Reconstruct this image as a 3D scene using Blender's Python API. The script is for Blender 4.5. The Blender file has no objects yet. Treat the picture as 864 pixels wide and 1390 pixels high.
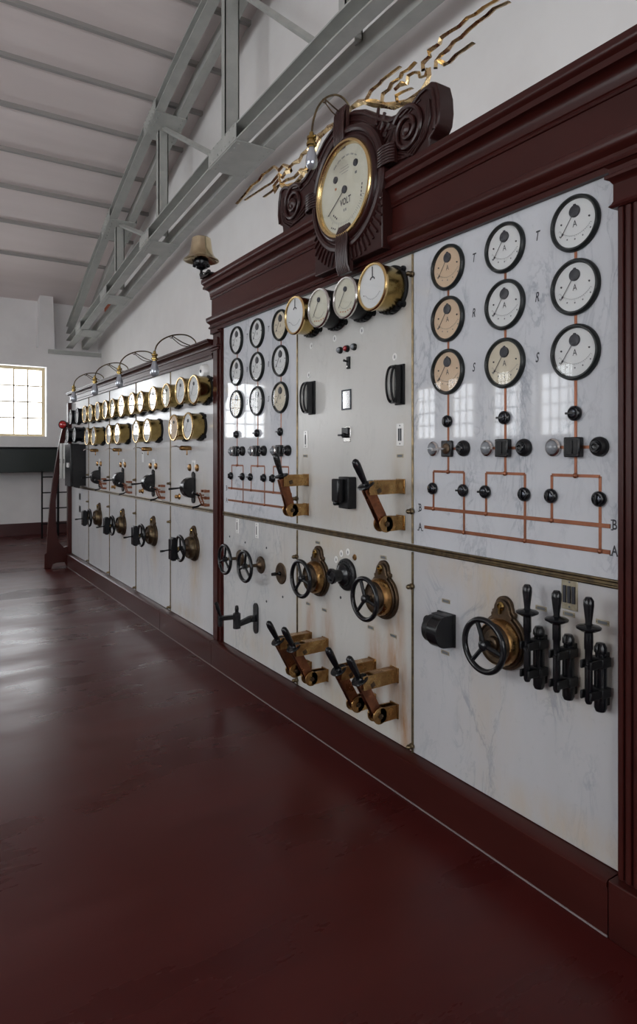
import bpy, bmesh, math, random
from mathutils import Vector, Matrix
random.seed(4)
PI = math.pi
sc = bpy.context.scene
COL = sc.collection
# ---------------------------------------------------------------- materials
def mat(name, base=(.5, .5, .5), rough=.5, metal=0., coat=0., spec=.5):
    m = bpy.data.materials.new(name); m.use_nodes = True
    b = m.node_tree.nodes['Principled BSDF']
    b.inputs['Base Color'].default_value = (*base, 1)
    b.inputs['Roughness'].default_value = rough
    b.inputs['Metallic'].default_value = metal
    b.inputs['Coat Weight'].default_value = coat
    b.inputs['Coat Roughness'].default_value = .05
    b.inputs['Specular IOR Level'].default_value = spec
    return m
def N(m, kind, **kw):
    n = m.node_tree.nodes.new(kind)
    for k, v in kw.items():
        if k in n.inputs.keys(): n.inputs[k].default_value = v
        else: setattr(n, k, v)
    return n
def LK(m, a, b): m.node_tree.links.new(a, b)
def mixc(m, fac, a, b, mode='MIX'):
    n = m.node_tree.nodes.new('ShaderNodeMix'); n.data_type = 'RGBA'; n.blend_type = mode
    for s, v in ((0, fac), (6, a), (7, b)):
        if isinstance(v, (int, float)): n.inputs[s].default_value = v
        elif isinstance(v, tuple): n.inputs[s].default_value = (*v, 1)
        else: LK(m, v, n.inputs[s])
    return n.outputs[2]
def ramp(m, src, stops):
    r = m.node_tree.nodes.new('ShaderNodeValToRGB'); e = r.color_ramp.elements
    e[0].position, e[0].color = stops[0][0], (*stops[0][1], 1)
    e[1].position, e[1].color = stops[-1][0], (*stops[-1][1], 1)
    for p, c in stops[1:-1]:
        x = e.new(p); x.color = (*c, 1)
    LK(m, src, r.inputs[0]); return r.outputs[0]
def noise_over(name, c1, c2, scale, rough, metal=0., coat=0., lo=.35, hi=.65, bump=0., rvar=0., stretch=None, detail=4, spec=.5):
    m = mat(name, c1, rough, metal, coat, spec)
    b = m.node_tree.nodes['Principled BSDF']
    g = N(m, 'ShaderNodeNewGeometry'); src = g.outputs['Position']
    if stretch:
        mp = N(m, 'ShaderNodeMapping'); mp.inputs['Scale'].default_value = stretch; LK(m, src, mp.inputs[0]); src = mp.outputs[0]
    n = N(m, 'ShaderNodeTexNoise', Scale=scale, Detail=detail, Roughness=.6); LK(m, src, n.inputs['Vector'])
    LK(m, ramp(m, n.outputs[0], [(lo, c1), (hi, c2)]), b.inputs['Base Color'])
    if rvar:
        LK(m, ramp(m, n.outputs[0], [(lo, (rough,) * 3), (hi, (rough + rvar,) * 3)]), b.inputs['Roughness'])
    if bump:
        bp = N(m, 'ShaderNodeBump', Strength=bump, Distance=.01); LK(m, n.outputs[0], bp.inputs['Height']); LK(m, bp.outputs[0], b.inputs['Normal'])
    return m

M = {}
WOOD1, WOOD2 = (.034, .0062, .0050), (.048, .0095, .0075)
M['wood'] = noise_over('mahogany_paint', WOOD1, WOOD2, 3, .30, bump=.03, stretch=(1, .3, 1), spec=.26)
M['carved'] = noise_over('carved_mahogany', (.022, .0062, .0056), (.031, .0082, .0072), 6, .30, spec=.35)
M['strap'] = noise_over('carved_strap', (.034, .014, .013), (.042, .017, .015), 6, .32, spec=.4)
M['brass'] = noise_over('brass', (.46, .335, .13), (.26, .18, .06), 14, .14, 1., rvar=.16, lo=.3, hi=.75)
M['polish'] = mat('polished_brass', (.72, .52, .24), .24, 1.)
M['gold'] = noise_over('gilded_brass', (.85, .66, .38), (.50, .36, .18), 20, .18, 1., rvar=.2)
M['bronze'] = noise_over('aged_bronze', (.46, .28, .11), (.24, .125, .05), 18, .20, 1., rvar=.25)
M['blade'] = noise_over('dark_copper_blade', (.30, .12, .06), (.15, .06, .035), 16, .25, 1., rvar=.25)
M['castbronze'] = noise_over('cast_bronze', (.14, .095, .06), (.075, .055, .04), 25, .38, 1., rvar=.2)
M['rod'] = noise_over('tarnished_brass', (.20, .15, .085), (.10, .08, .055), 25, .35, 1.)
M['copper'] = noise_over('copper_strip', (.30, .115, .06), (.23, .085, .045), 20, .35, .6)
M['black'] = mat('black_enamel', (.005, .0055, .007), .22, 0, 0, .4)
M['blackmatt'] = noise_over('black_bakelite', (.006, .006, .007), (.011, .011, .012), 30, .42, spec=.3)
M['ring'] = mat('black_bezel', (.010, .013, .013), .38, 0, 0, .35)
M['bellmetal'] = noise_over('bell_metal', (.74, .66, .48), (.52, .42, .26), 3, .10, 1., rvar=.06)
M['strip'] = mat('edging_highlight', (.17, .14, .14), .35)  # grey stands in for the light caught along the plinth foot
M['scaledrum'] = mat('pale_scale_drum', (.42, .42, .40), .3, .3)
M['gun'] = mat('blued_steel', (.05, .055, .065), .22, .8)
M['silver'] = mat('nickel', (.62, .60, .58), .22, 1.)
M['steelgrey'] = noise_over('grey_truss_paint', (.43, .44, .415), (.37, .38, .36), 5, .45, spec=.3)
M['dialw'] = mat('white_dial', (.68, .70, .70), .5)
M['dialt'] = mat('tan_dial', (.62, .46, .31), .5)
M['dialc'] = mat('cream_dial', (.62, .56, .43), .5)
M['diali'] = noise_over('ivory_dial', (.62, .62, .52), (.56, .55, .44), 8, .5)
M['ink'] = mat('ink', (.02, .022, .03), .5)
M['inkgrey'] = mat('grey_ink', (.13, .14, .15), .6)
M['inkred'] = mat('rust_ink', (.45, .18, .08), .6)
M['porcelain'] = mat('porcelain', (.78, .78, .76), .25, 0, .3)
M['label'] = noise_over('label_brass', (.42, .38, .28), (.30, .26, .18), 30, .35, .6)
M['lens'] = mat('grey_lens', (.22, .24, .26), .12, 0, .6)
M['red'] = mat('red_lens', (.30, .015, .02), .15, 0, .5)
M['redlamp'] = mat('red_lamp_glass', (.42, .012, .012), .12, 0, .6)
M['bulb'] = mat('frosted_bulb', (.42, .45, .50), .16, .55, .6)
M['mirror'] = mat('mirror', (.8, .82, .84), .06, 1.)
M['paper'] = mat('paper', (.62, .63, .62), .35, 0, .3)
M['greenblack'] = mat('green_black_paint', (.010, .017, .015), .35)
M['plaster'] = noise_over('white_plaster', (.78, .77, .76), (.73, .715, .705), 1.3, .8, bump=.02, spec=.2)
M['plasterfar'] = noise_over('grey_white_plaster', (.80, .79, .79), (.74, .73, .73), 1.5, .8, spec=.2)
M['ceil'] = noise_over('pinkish_ceiling_boards', (.78, .71, .695), (.70, .63, .615), .9, .8, spec=.2, stretch=(.25, 1.6, 1.), detail=6)
M['purlin'] = mat('ceiling_strip_paint', (.34, .325, .31), .6, 0, 0, .2)
M['winframe'] = mat('cream_window_frame', (.62, .52, .34), .5)
M['tan'] = mat('rust_fixture', (.30, .07, .03), .5)
M['darkboard'] = mat('dark_skirting', (.055, .012, .012), .4)

# floor: glossy oxblood paint with worn cloudy patches
m = noise_over('oxblood_floor_paint', (.052, .0072, .0064), (.070, .0108, .0092), 1.6, .23, lo=.34, hi=.66, rvar=.16, bump=0, detail=6, stretch=(.45, 1.5, 1), spec=.24)
M['floor'] = m

# glass pane: clear with a reflecting surface
m = bpy.data.materials.new('clear_glass'); m.use_nodes = True; nt = m.node_tree; nt.nodes.clear()
o_ = nt.nodes.new('ShaderNodeOutputMaterial'); mx = nt.nodes.new('ShaderNodeMixShader')
tr = nt.nodes.new('ShaderNodeBsdfTransparent'); gl = nt.nodes.new('ShaderNodeBsdfGlossy'); gl.inputs['Roughness'].default_value = .02
lw = nt.nodes.new('ShaderNodeLayerWeight'); pw = nt.nodes.new('ShaderNodeMath'); pw.operation = 'POWER'; pw.inputs[1].default_value = 5.
fr = nt.nodes.new('ShaderNodeMath'); fr.operation = 'MULTIPLY_ADD'; fr.inputs[1].default_value = .93; fr.inputs[2].default_value = .05
nt.links.new(lw.outputs['Facing'], pw.inputs[0]); nt.links.new(pw.outputs[0], fr.inputs[0])
nt.links.new(fr.outputs[0], mx.inputs[0]); nt.links.new(tr.outputs[0], mx.inputs[1]); nt.links.new(gl.outputs[0], mx.inputs[2]); nt.links.new(mx.outputs[0], o_.inputs[0])
M['glass'] = m

def marble(name, base, vein, rough, stains=(), veinw=.5, seed=0., warm=(.50, .40, .27), rust=(.36, .17, .055)):
    m = mat(name, base, rough, 0, .0, .5); b = m.node_tree.nodes['Principled BSDF']
    g = N(m, 'ShaderNodeNewGeometry')
    mp = N(m, 'ShaderNodeMapping'); mp.inputs['Rotation'].default_value = (math.radians(-38), 0, 0)
    mp.inputs['Scale'].default_value = (1, 1.0, .42); mp.inputs['Location'].default_value = (seed, seed * .7, 0)
    LK(m, g.outputs['Position'], mp.inputs[0])
    cloud = N(m, 'ShaderNodeTexNoise', Scale=2.2, Detail=5., Roughness=.6); LK(m, mp.outputs[0], cloud.inputs['Vector'])
    c = ramp(m, cloud.outputs[0], [(.3, base), (.55, tuple(x * .93 for x in base)), (.72, tuple(x * .85 for x in base))])
    def veins(sc_, dist, width, amt, col, c):
        v = N(m, 'ShaderNodeTexNoise', Scale=sc_, Detail=7., Roughness=.62, Distortion=dist); LK(m, mp.outputs[0], v.inputs['Vector'])
        s = N(m, 'ShaderNodeMath', operation='SUBTRACT'); LK(m, v.outputs[0], s.inputs[0]); s.inputs[1].default_value = .5
        a = N(m, 'ShaderNodeMath', operation='ABSOLUTE'); LK(m, s.outputs[0], a.inputs[0])
        k = ramp(m, a.outputs[0], [(0, (amt,) * 3), (width, (0, 0, 0))])
        brk = N(m, 'ShaderNodeTexNoise', Scale=4.5, Detail=2.); LK(m, mp.outputs[0], brk.inputs['Vector'])
        kb = ramp(m, brk.outputs[0], [(.45, (0, 0, 0)), (.62, (1, 1, 1))])
        q = N(m, 'ShaderNodeMath', operation='MULTIPLY'); LK(m, k, q.inputs[0]); LK(m, kb, q.inputs[1])
        return mixc(m, q.outputs[0], c, col)
    c = veins(3.2, 1.2, .022, .75 * veinw, vein, c)
    c = veins(8., 1.0, .03, .5 * veinw, vein, c)
    fine = N(m, 'ShaderNodeTexNoise', Scale=35., Detail=4., Roughness=.7); LK(m, g.outputs['Position'], fine.inputs['Vector'])
    fm = ramp(m, fine.outputs[0], [(.60, (0, 0, 0)), (.78, (.35, .35, .35))])
    c = mixc(m, fm, c, tuple(x * .6 for x in base))
    if stains:
        dn = N(m, 'ShaderNodeTexNoise', Scale=9., Detail=5., Roughness=.65)
        mp2 = N(m, 'ShaderNodeMapping'); mp2.inputs['Scale'].default_value = (1, 1.5, .35); LK(m, g.outputs['Position'], mp2.inputs[0]); LK(m, mp2.outputs[0], dn.inputs['Vector'])
        dnr = ramp(m, dn.outputs[0], [(.3, (.15,) * 3), (.62, (1,) * 3)])
        for (s, z, rs, rz, amt, kind) in stains:
            sb = N(m, 'ShaderNodeVectorMath', operation='SUBTRACT'); LK(m, g.outputs['Position'], sb.inputs[0]); sb.inputs[1].default_value = (0, s, z)
            ml = N(m, 'ShaderNodeVectorMath', operation='MULTIPLY'); LK(m, sb.outputs[0], ml.inputs[0]); ml.inputs[1].default_value = (0, 1 / rs, 1 / rz)
            ln = N(m, 'ShaderNodeVectorMath', operation='LENGTH'); LK(m, ml.outputs[0], ln.inputs[0])
            k = ramp(m, ln.outputs['Value'], [(.1, (amt,) * 3), (1, (0, 0, 0))])
            q = N(m, 'ShaderNodeMath', operation='MULTIPLY'); LK(m, k, q.inputs[0]); LK(m, dnr, q.inputs[1])
            c = mixc(m, q.outputs[0], c, rust if kind else warm)
    LK(m, c, b.inputs['Base Color'])
    rr = ramp(m, cloud.outputs[0], [(.3, (rough,) * 3), (.7, (rough + .02 if rough < .1 else rough + .06,) * 3)]); LK(m, rr, b.inputs['Roughness'])
    return m
WH, VN = (.60, .62, .655), (.23, .26, .31)
CR = (.59, .585, .56)

# ---------------------------------------------------------------- mesh builder
class MB:
    """board=True: coordinates are (right, up, out) on the marble face; else world (X, depth, height)"""
    def __init__(s, board=True): s.bm = bmesh.new(); s.board = board
    def v(s, p):
        a, b, n = p
        return s.bm.verts.new((-n, -a, b) if s.board else (a, b, n))
    def poly(s, pts):
        try: s.bm.faces.new([s.v(p) for p in pts])
        except ValueError: pass
    def faces(s, vs, fs):
        V = [s.v(p) for p in vs]
        for f in fs:
            try: s.bm.faces.new([V[i] for i in f])
            except ValueError: pass
    def box(s, a0, a1, b0, b1, n0, n1):
        s.faces([(a0, b0, n0), (a1, b0, n0), (a1, b1, n0), (a0, b1, n0), (a0, b0, n1), (a1, b0, n1), (a1, b1, n1), (a0, b1, n1)],
                [(0, 3, 2, 1), (4, 5, 6, 7), (0, 1, 5, 4), (1, 2, 6, 5), (2, 3, 7, 6), (3, 0, 4, 7)])
    def lathe(s, prof, o=(0, 0, 0), ax=(0, 0, 1), seg=32, up=None):
        ax = Vector(ax).normalized(); t = Vector((0, 1, 0)) if abs(ax.y) < .9 else Vector((1, 0, 0))
        e1 = ax.cross(t).normalized(); e2 = ax.cross(e1).normalized(); o = Vector(o)
        rings = []
        for r, h in prof:
            if r < 1e-6: rings.append([s.v(o + ax * h)])
            else: rings.append([s.v(o + ax * h + e1 * (r * math.cos(2 * PI * i / seg)) + e2 * (r * math.sin(2 * PI * i / seg))) for i in range(seg)])
        for A, B in zip(rings, rings[1:]):
            for i in range(seg):
                j = (i + 1) % seg
                q = [A[0] if len(A) == 1 else A[i]]
                if len(A) > 1: q.append(A[j])
                if len(B) > 1: q.append(B[j])
                q.append(B[0] if len(B) == 1 else B[i])
                if len(q) >= 3:
                    try: s.bm.faces.new(q)
                    except ValueError: pass
    def cyl(s, p, q, r, r2=None, seg=20):
        p, q = Vector(p), Vector(q); d = (q - p)
        s.lathe([(0, 0), (r, 0), (r if r2 is None else r2, d.length), (0, d.length)], p, d, seg)
    def tube(s, pts, r, seg=10, closed=False, flat=None):
        P = [Vector(p) for p in pts]; n = len(P); rings = []; prev = None
        for i, p in enumerate(P):
            if closed: t = (P[(i + 1) % n] - P[i - 1]).normalized()
            else: t = (P[min(i + 1, n - 1)] - P[max(i - 1, 0)]).normalized()
            if prev is None:
                u = Vector((0, 0, 1)) if abs(t.z) < .9 else Vector((0, 1, 0))
                e1 = t.cross(u).normalized()
            else: e1 = (prev - t * prev.dot(t)).normalized()
            prev = e1; e2 = t.cross(e1); rr = r(i / (n - 1)) if callable(r) else r
            rings.append([s.v(p + e1 * rr * math.cos(2 * PI * k / seg) + e2 * rr * math.sin(2 * PI * k / seg)) for k in range(seg)])
        m_ = n if closed else n - 1
        for i in range(m_):
            A, B = rings[i], rings[(i + 1) % n]
            for k in range(seg):
                s.bm.faces.new((A[k], A[(k + 1) % seg], B[(k + 1) % seg], B[k]))
        if not closed:
            s.bm.faces.new(rings[0][::-1]); s.bm.faces.new(rings[-1])
    def torus(s, c, R, r, ax=(0, 0, 1), seg=40, sub=12):
        ax = Vector(ax).normalized(); t = Vector((0, 1, 0)) if abs(ax.y) < .9 else Vector((1, 0, 0))
        e1 = ax.cross(t).normalized(); e2 = ax.cross(e1)
        s.tube([Vector(c) + e1 * R * math.cos(2 * PI * i / seg) + e2 * R * math.sin(2 * PI * i / seg) for i in range(seg)], r, sub, True)
    def prism(s, out, lo, hi, plane='ab'):
        f = {'ab': lambda x, y, h: (x, y, h), 'nb': lambda x, y, h: (h, y, x), 'an': lambda x, y, h: (x, h, y)}[plane]
        A = [s.v(f(x, y, lo)) for x, y in out]; B = [s.v(f(x, y, hi)) for x, y in out]; n = len(out)
        s.bm.faces.new(A[::-1]); s.bm.faces.new(B)
        for i in range(n): s.bm.faces.new((A[i], A[(i + 1) % n], B[(i + 1) % n], B[i]))
    def text(s, body, size, at=(0, 0, 0), shear=0., rot=0., sx=1., thick=.0006, bold=0.):
        cu = bpy.data.curves.new('t', 'FONT'); cu.body = body; cu.size = size; cu.align_x = 'CENTER'; cu.align_y = 'CENTER'; cu.shear = shear; cu.offset = bold; cu.resolution_u = 3
        ob = bpy.data.objects.new('t', cu); COL.objects.link(ob); bpy.context.view_layer.update()
        me = ob.evaluated_get(bpy.context.evaluated_depsgraph_get()).to_mesh()
        c, sn = math.cos(rot), math.sin(rot)
        def tf(v, h): x, y = v[0] * sx, v[1]; return (at[0] + x * c - y * sn, at[1] + x * sn + y * c, at[2] + h)
        T = [s.v(tf(v.co, thick)) for v in me.vertices]
        for p in me.polygons:
            try: s.bm.faces.new([T[i] for i in p.vertices])
            except ValueError: pass
        ob.evaluated_get(bpy.context.evaluated_depsgraph_get()).to_mesh_clear()
        bpy.data.objects.remove(ob); bpy.data.curves.remove(cu)
    def obj(s, name, material, parent=None, loc=None, label=None, bevel=0., smooth=True, fixn=True):
        bm = s.bm
        if fixn: bmesh.ops.recalc_face_normals(bm, faces=bm.faces[:])
        me = bpy.data.meshes.new(name); bm.to_mesh(me); bm.free()
        me.materials.append(material if not isinstance(material, str) else M[material])
        if smooth:
            me.shade_smooth(); me.set_sharp_from_angle(angle=math.radians(35))
        o = bpy.data.objects.new(name, me); COL.objects.link(o)
        if parent is not None: o.parent = parent
        if loc is not None: o.location = loc
        if label: o['label'] = label
        if bevel:
            md = o.modifiers.new('bevel', 'BEVEL'); md.width = bevel; md.segments = 2; md.limit_method = 'ANGLE'
        return o
def P(s, z, n=0.): return Vector((-n, s, z))            # a point on / out from the marble face
def tag(o, label, cat, group=None):
    o['label'] = label; o['category'] = cat
    if group: o['group'] = group
    return o
def thing(name, label, cat, loc, group=None):
    o = bpy.data.objects.new(name, None); o.empty_display_size = .05; COL.objects.link(o); o.location = loc
    return tag(o, label, cat, group)
def structure(o): o['kind'] = 'structure'; return o
def nest(t, moves):
    by = {}
    for c in t.children: by.setdefault(c.name.split('.')[0], []).append(c)
    for child, par in moves:
        for c in by.get(child, []):
            if par in by: c.parent = by[par][0]
def copy_tree(o, parent=None):
    c = o.copy(); COL.objects.link(c); c.parent = parent
    for ch in list(o.children): copy_tree(ch, c)
    return c
PROTO = {}
def place(key, maker, loc, label, cat, group=None, scale=None):
    """first use builds the thing, every other use copies it and its parts"""
    if key in PROTO: r = copy_tree(PROTO[key])
    else:
        r = maker(); PROTO[key] = r
        nest(r, (('scale_marks', 'dial'), ('unit_letter', 'dial'), ('dial_screws', 'dial'), ('red_figures', 'dial'), ('hub', 'needle'), ('lever', 'contact_box'), ('pointer_ring', 'housing'), ('hinge_pin', 'hinge_bracket'), ('turn_bar', 'dome'), ('scale_drum', 'case'), ('curved_rim', 'case')))
    r.location = loc; tag(r, label, cat, group)
    return r
def empty(name):
    o = bpy.data.objects.new(name, None); o.empty_display_size = .05; COL.objects.link(o); return o
def circ(r, n=40, cx=0, cy=0, a0=0, a1=2 * PI):
    return [(cx + r * math.cos(a0 + (a1 - a0) * i / n), cy + r * math.sin(a0 + (a1 - a0) * i / n)) for i in range(n)]

# ---------------------------------------------------------------- camera
F, TN, DW, HC = 885., .635, 2.03, 1.6
cam = bpy.data.cameras.new('camera'); co = bpy.data.objects.new('camera', cam); COL.objects.link(co); sc.camera = co
co.location = (-DW, 0, HC); co.rotation_euler = (PI / 2, 0, -math.atan(TN))
cam.sensor_fit = 'HORIZONTAL'; cam.sensor_width = 36; cam.lens = F / 864 * 36; cam.shift_y = -77 / 864
cam.clip_start = .05; cam.clip_end = 200

# ---------------------------------------------------------------- room
XR, XL, SF, SB = 1.5, -9.0, 14.2, -6.0
def zroof(s): return 4.85 + .28 * (SF - s) if s > 4.1 else 4.85 + .28 * (s - SB)
mb = MB(False); mb.box(XL - .3, XR + .3, SB - .3, SF + .6, -.2, 0); structure(mb.obj('floor', 'floor', smooth=False))
# right wall (behind the board) and the mirror-image left wall with windows
def gable(x0, x1, name, material):
    mb = MB(False); pr = [(SF + .6, 0), (SF + .6, zroof(SF) + .1), (SF, zroof(SF) + .15), (4.1, zroof(4.1) + .15), (SB, zroof(SB) + .15), (SB, 0)]
    A = [mb.v((x0, s, z)) for s, z in pr]; B = [mb.v((x1, s, z)) for s, z in pr]; n = len(pr)
    mb.bm.faces.new(A[::-1]); mb.bm.faces.new(B)
    for i in range(n): mb.bm.faces.new((A[i], A[(i + 1) % n], B[(i + 1) % n], B[i]))
    return structure(mb.obj(name, material, smooth=False))
gable(XR, XR + .3, 'wall_right', 'plaster')
def holes_wall(name, material, axis, lo, hi, z0, z1, d0, d1, holes):
    """wall along 'x' (far/back) or 'y' (left); holes = (lo, hi, z0, z1)"""
    mb = MB(False)
    def bx(u0, u1, a, b):
        if u1 - u0 < 1e-4 or b - a < 1e-4: return
        if axis == 'x': mb.box(u0, u1, d0, d1, a, b)
        else: mb.box(d0, d1, u0, u1, a, b)
    cur = lo
    for (h0, h1, y0, y1) in sorted(holes):
        bx(cur, h0, z0, z1); bx(h0, h1, z0, y0); bx(h0, h1, y1, z1); cur = h1
    bx(cur, hi, z0, z1)
    return structure(mb.obj(name, material, smooth=False))
ZL = 3.78
far_w = [(-1.0 - 2.3 * k, .42 - 2.3 * k, 1.98, 3.40) for k in range(4)]
holes_wall('wall_far', 'plasterfar', 'x', XL, XR, 0, ZL, SF, SF + .35, far_w)
# upper part of the far wall: recessed panels between flat pilasters
mb = MB(False); mb.box(XL, XR, SF + .26, SF + .35, ZL, 5.4); structure(mb.obj('wall_far', 'plasterfar', smooth=False))
mb = MB(False)
for x in [.28 - 2.3 * k for k in range(4)]:
    mb.faces([(x - .02, SF, ZL), (x + .30, SF, ZL), (x + .26, SF, 5.1), (x + .02, SF, 5.1), (x - .02, SF + .27, ZL), (x + .30, SF + .27, ZL), (x + .26, SF + .27, 5.1), (x + .02, SF + .27, 5.1)],
             [(0, 3, 2, 1), (4, 5, 6, 7), (0, 1, 5, 4), (1, 2, 6, 5), (2, 3, 7, 6), (3, 0, 4, 7)])
structure(mb.obj('trim_1', 'plasterfar', smooth=False))
mb = MB(False); mb.box(XL, XR, SF - .03, SF + .0, 0, .24); structure(mb.obj('baseboard_far', 'darkboard', smooth=False))
mb = MB(False); mb.box(.45, XR, SF - .06, SF, ZL - .10, ZL - .02); structure(mb.obj('trim_2', 'steelgrey', smooth=False))
left_w = [(12.0 - 1.3 * k, 13.0 - 1.3 * k, 1.98, 3.35) for k in range(4)] + [(s_, s_ + 2.5, 1.1, 5.0) for s_ in (3.8, .2)]  # wide tall openings nearest the camera are added, unseen, to brighten the room
holes_wall('wall_left', 'plaster', 'y', SB, SF + .6, 0, 7.9, XL - .35, XL, left_w)
added_back_w = [(-6.6, -4.2, 1.1, 4.4), (-2.6, -.2, 1.1, 4.4)]  # unseen back windows added to throw light onto the facing ceiling slope
holes_wall('wall_back', 'plaster', 'x', XL, XR, 0, 5.2, SB - .3, SB, added_back_w)
# ceiling and its strips
mb = MB(False)
for (s0, s1) in ((SF + .6, 4.1), (4.1, SB)):
    z0, z1 = (4.85 + .28 * (SF - s0) if s0 > 4.1 else zroof(s0)), (zroof(4.1) if s1 > 4 else zroof(SB))
    mb.faces([(XL - .3, s0, z0), (XR + .3, s0, z0), (XR + .3, s1, z1), (XL - .3, s1, z1), (XL - .3, s0, z0 + .12), (XR + .3, s0, z0 + .12), (XR + .3, s1, z1 + .12), (XL - .3, s1, z1 + .12)],
             [(0, 3, 2, 1), (4, 5, 6, 7), (0, 1, 5, 4), (1, 2, 6, 5), (2, 3, 7, 6), (3, 0, 4, 7)])
structure(mb.obj('ceiling', 'ceil', smooth=False))
for k, s in enumerate([12.82, 11.88, 11.0, 10.2, 9.37, 8.61, 7.88, 7.1, 6.35, 5.6, 4.85, 3.3, 2.5]):
    mb = MB(False)
    z = zroof(s)
    mb.box(XL, XR, s - .03, s + .03, z - .045, z + .04); structure(mb.obj('trim_%d' % (k + 3), 'purlin', smooth=False))
# windows
def window(idx, axis, lo, hi, z0, z1, depth, cols, rows):
    fw = .055
    def B(mb, u0, u1, a, b, d0, d1):
        if axis == 'x': mb.box(u0, u1, d0, d1, a, b)
        else: mb.box(d0, d1, u0, u1, a, b)
    mb = MB(False); d = depth
    B(mb, lo, lo + fw, z0, z1, d, d + .06); B(mb, hi - fw, hi, z0, z1, d, d + .06)
    B(mb, lo + fw, hi - fw, z0, z0 + fw, d, d + .06); B(mb, lo + fw, hi - fw, z1 - fw, z1, d, d + .06)
    w = structure(mb.obj('window_%d' % idx, 'winframe', smooth=False))
    mb = MB(False)
    for i in range(1, cols):
        u = lo + fw + (hi - lo - 2 * fw) * i / cols; B(mb, u - .013, u + .013, z0 + fw, z1 - fw, d + .015, d + .045)
    for j in range(1, rows):
        z = z0 + fw + (z1 - z0 - 2 * fw) * j / rows; B(mb, lo + fw, hi - fw, z - .013, z + .013, d + .015, d + .045)
    mb.obj('glazing_bars', 'winframe', w, smooth=False)
    mb = MB(False); B(mb, lo + fw, hi - fw, z0 + fw, z1 - fw, d + .028, d + .032); mb.obj('pane', 'glass', w, smooth=False)
def portal(loc, rot, sx, sy):
    l = bpy.data.lights.new('portal', 'AREA'); l.shape = 'RECTANGLE'; l.size = sx; l.size_y = sy; l.cycles.is_portal = True
    o = bpy.data.objects.new('daylight_portal', l); COL.objects.link(o); o.location = loc; o.rotation_euler = rot
wi = 1
for (a, b, z0, z1) in far_w:
    window(wi, 'x', a, b, z0, z1, SF + .22, 5, 4); wi += 1
    portal(((a + b) / 2, SF + .34, (z0 + z1) / 2), (-PI / 2, 0, 0), b - a, z1 - z0)
for (a, b, z0, z1) in left_w:
    window(wi, 'y', a, b, z0, z1, XL - .28, 4 if b - a < 2 else 8, 4 if b - a < 2 else 10); wi += 1
    portal((XL - .34, (a + b) / 2, (z0 + z1) / 2), (0, -PI / 2, 0), z1 - z0, b - a)

for (a, b, z0, z1) in added_back_w:
    window(wi, 'x', a, b, z0, z1, SB - .25, 7, 9); wi += 1
    portal(((a + b) / 2, SB - .28, (z0 + z1) / 2), (PI / 2, 0, 0), b - a, z1 - z0)
# ---------------------------------------------------------------- roof truss
def seg_channel(mb, x0, x1, pts, h, t=.012, flange=.05, side=1):
    """a C channel following points (s, z) of its lower edge: web at x0 side"""
    for (s0, z0), (s1, z1) in zip(pts, pts[1:]):
        def slab(xa, xb, l, u):
            mb.faces([(xa, s0, z0 + l), (xb, s0, z0 + l), (xb, s1, z1 + l), (xa, s1, z1 + l), (xa, s0, z0 + u), (xb, s0, z0 + u), (xb, s1, z1 + u), (xa, s1, z1 + u)],
                     [(0, 3, 2, 1), (4, 5, 6, 7), (0, 1, 5, 4), (1, 2, 6, 5), (2, 3, 7, 6), (3, 0, 4, 7)])
        w = x0 if side < 0 else x1
        slab(w, w + t * side, 0, h)
        slab(x0, x1, 0, t * 1.3); slab(x0, x1, h - t * 1.3, h)
tr_ = thing('roof_truss', 'grey painted steel roof truss sloping up beside the white wall', 'roof truss', (1.0, SF, 3.9))
def tloc(mb):  # shift world mesh into the truss frame
    bmesh.ops.translate(mb.bm, verts=mb.bm.verts[:], vec=(-1.0, -SF, -3.9)); return mb
topc = [(SF, 4.12), (12.26, 4.92), (10.75, 5.49), (9.28, 5.98), (7.83, 6.39), (6.0, 6.78), (3.2, 7.2)]
botc = [(SF, 3.82), (11.2, 4.24), (8.8, 4.56), (6.4, 4.78), (4.2, 4.86), (0., 4.86)]
def interp(pts, s):
    for (a, za), (b, zb) in zip(pts, pts[1:]):
        if b <= s <= a: return za + (zb - za) * (a - s) / (a - b)
mb = MB(False); seg_channel(mb, .80, .91, topc, .16, side=1); tloc(mb).obj('top_chord', 'steelgrey', tr_, smooth=False)
mb = MB(False); seg_channel(mb, 1.12, 1.22, topc, .16, side=-1); tloc(mb).obj('top_chord', 'steelgrey', tr_, smooth=False)
mb = MB(False); seg_channel(mb, .80, .92, botc, .17, side=1); tloc(mb).obj('bottom_chord', 'steelgrey', tr_, smooth=False)
mb = MB(False); seg_channel(mb, 1.12, 1.24, botc, .17, side=-1); tloc(mb).obj('bottom_chord', 'steelgrey', tr_, smooth=False)
for s in (6.6, 8.85, 11.0, 4.3):
    mb = MB(False); a, b = interp(botc, s) + .1, interp(topc, s) + .1
    w_ = .07 if s > 7 else .085
    mb.box(1.01 - w_, 1.01 + w_, s - .045, s - .033, a, b); mb.box(1.01 - w_, 1.01 - w_ + .012, s - .045, s + .05, a, b); mb.box(1.01 + w_ - .012, 1.01 + w_, s - .045, s + .05, a, b)
    tloc(mb).obj('post', 'steelgrey', tr_, smooth=False)
for (sa, sb) in ((8.80, 6.75), (10.95, 9.1), (6.5, 4.6)):
    mb = MB(False); za, zb = interp(topc, sa) + .03, interp(botc, sb) + .16
    mb.tube([(1.0, sa, za), (1.0, sb, zb)], .035, 4); tloc(mb).obj('brace', 'steelgrey', tr_, smooth=False)
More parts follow.
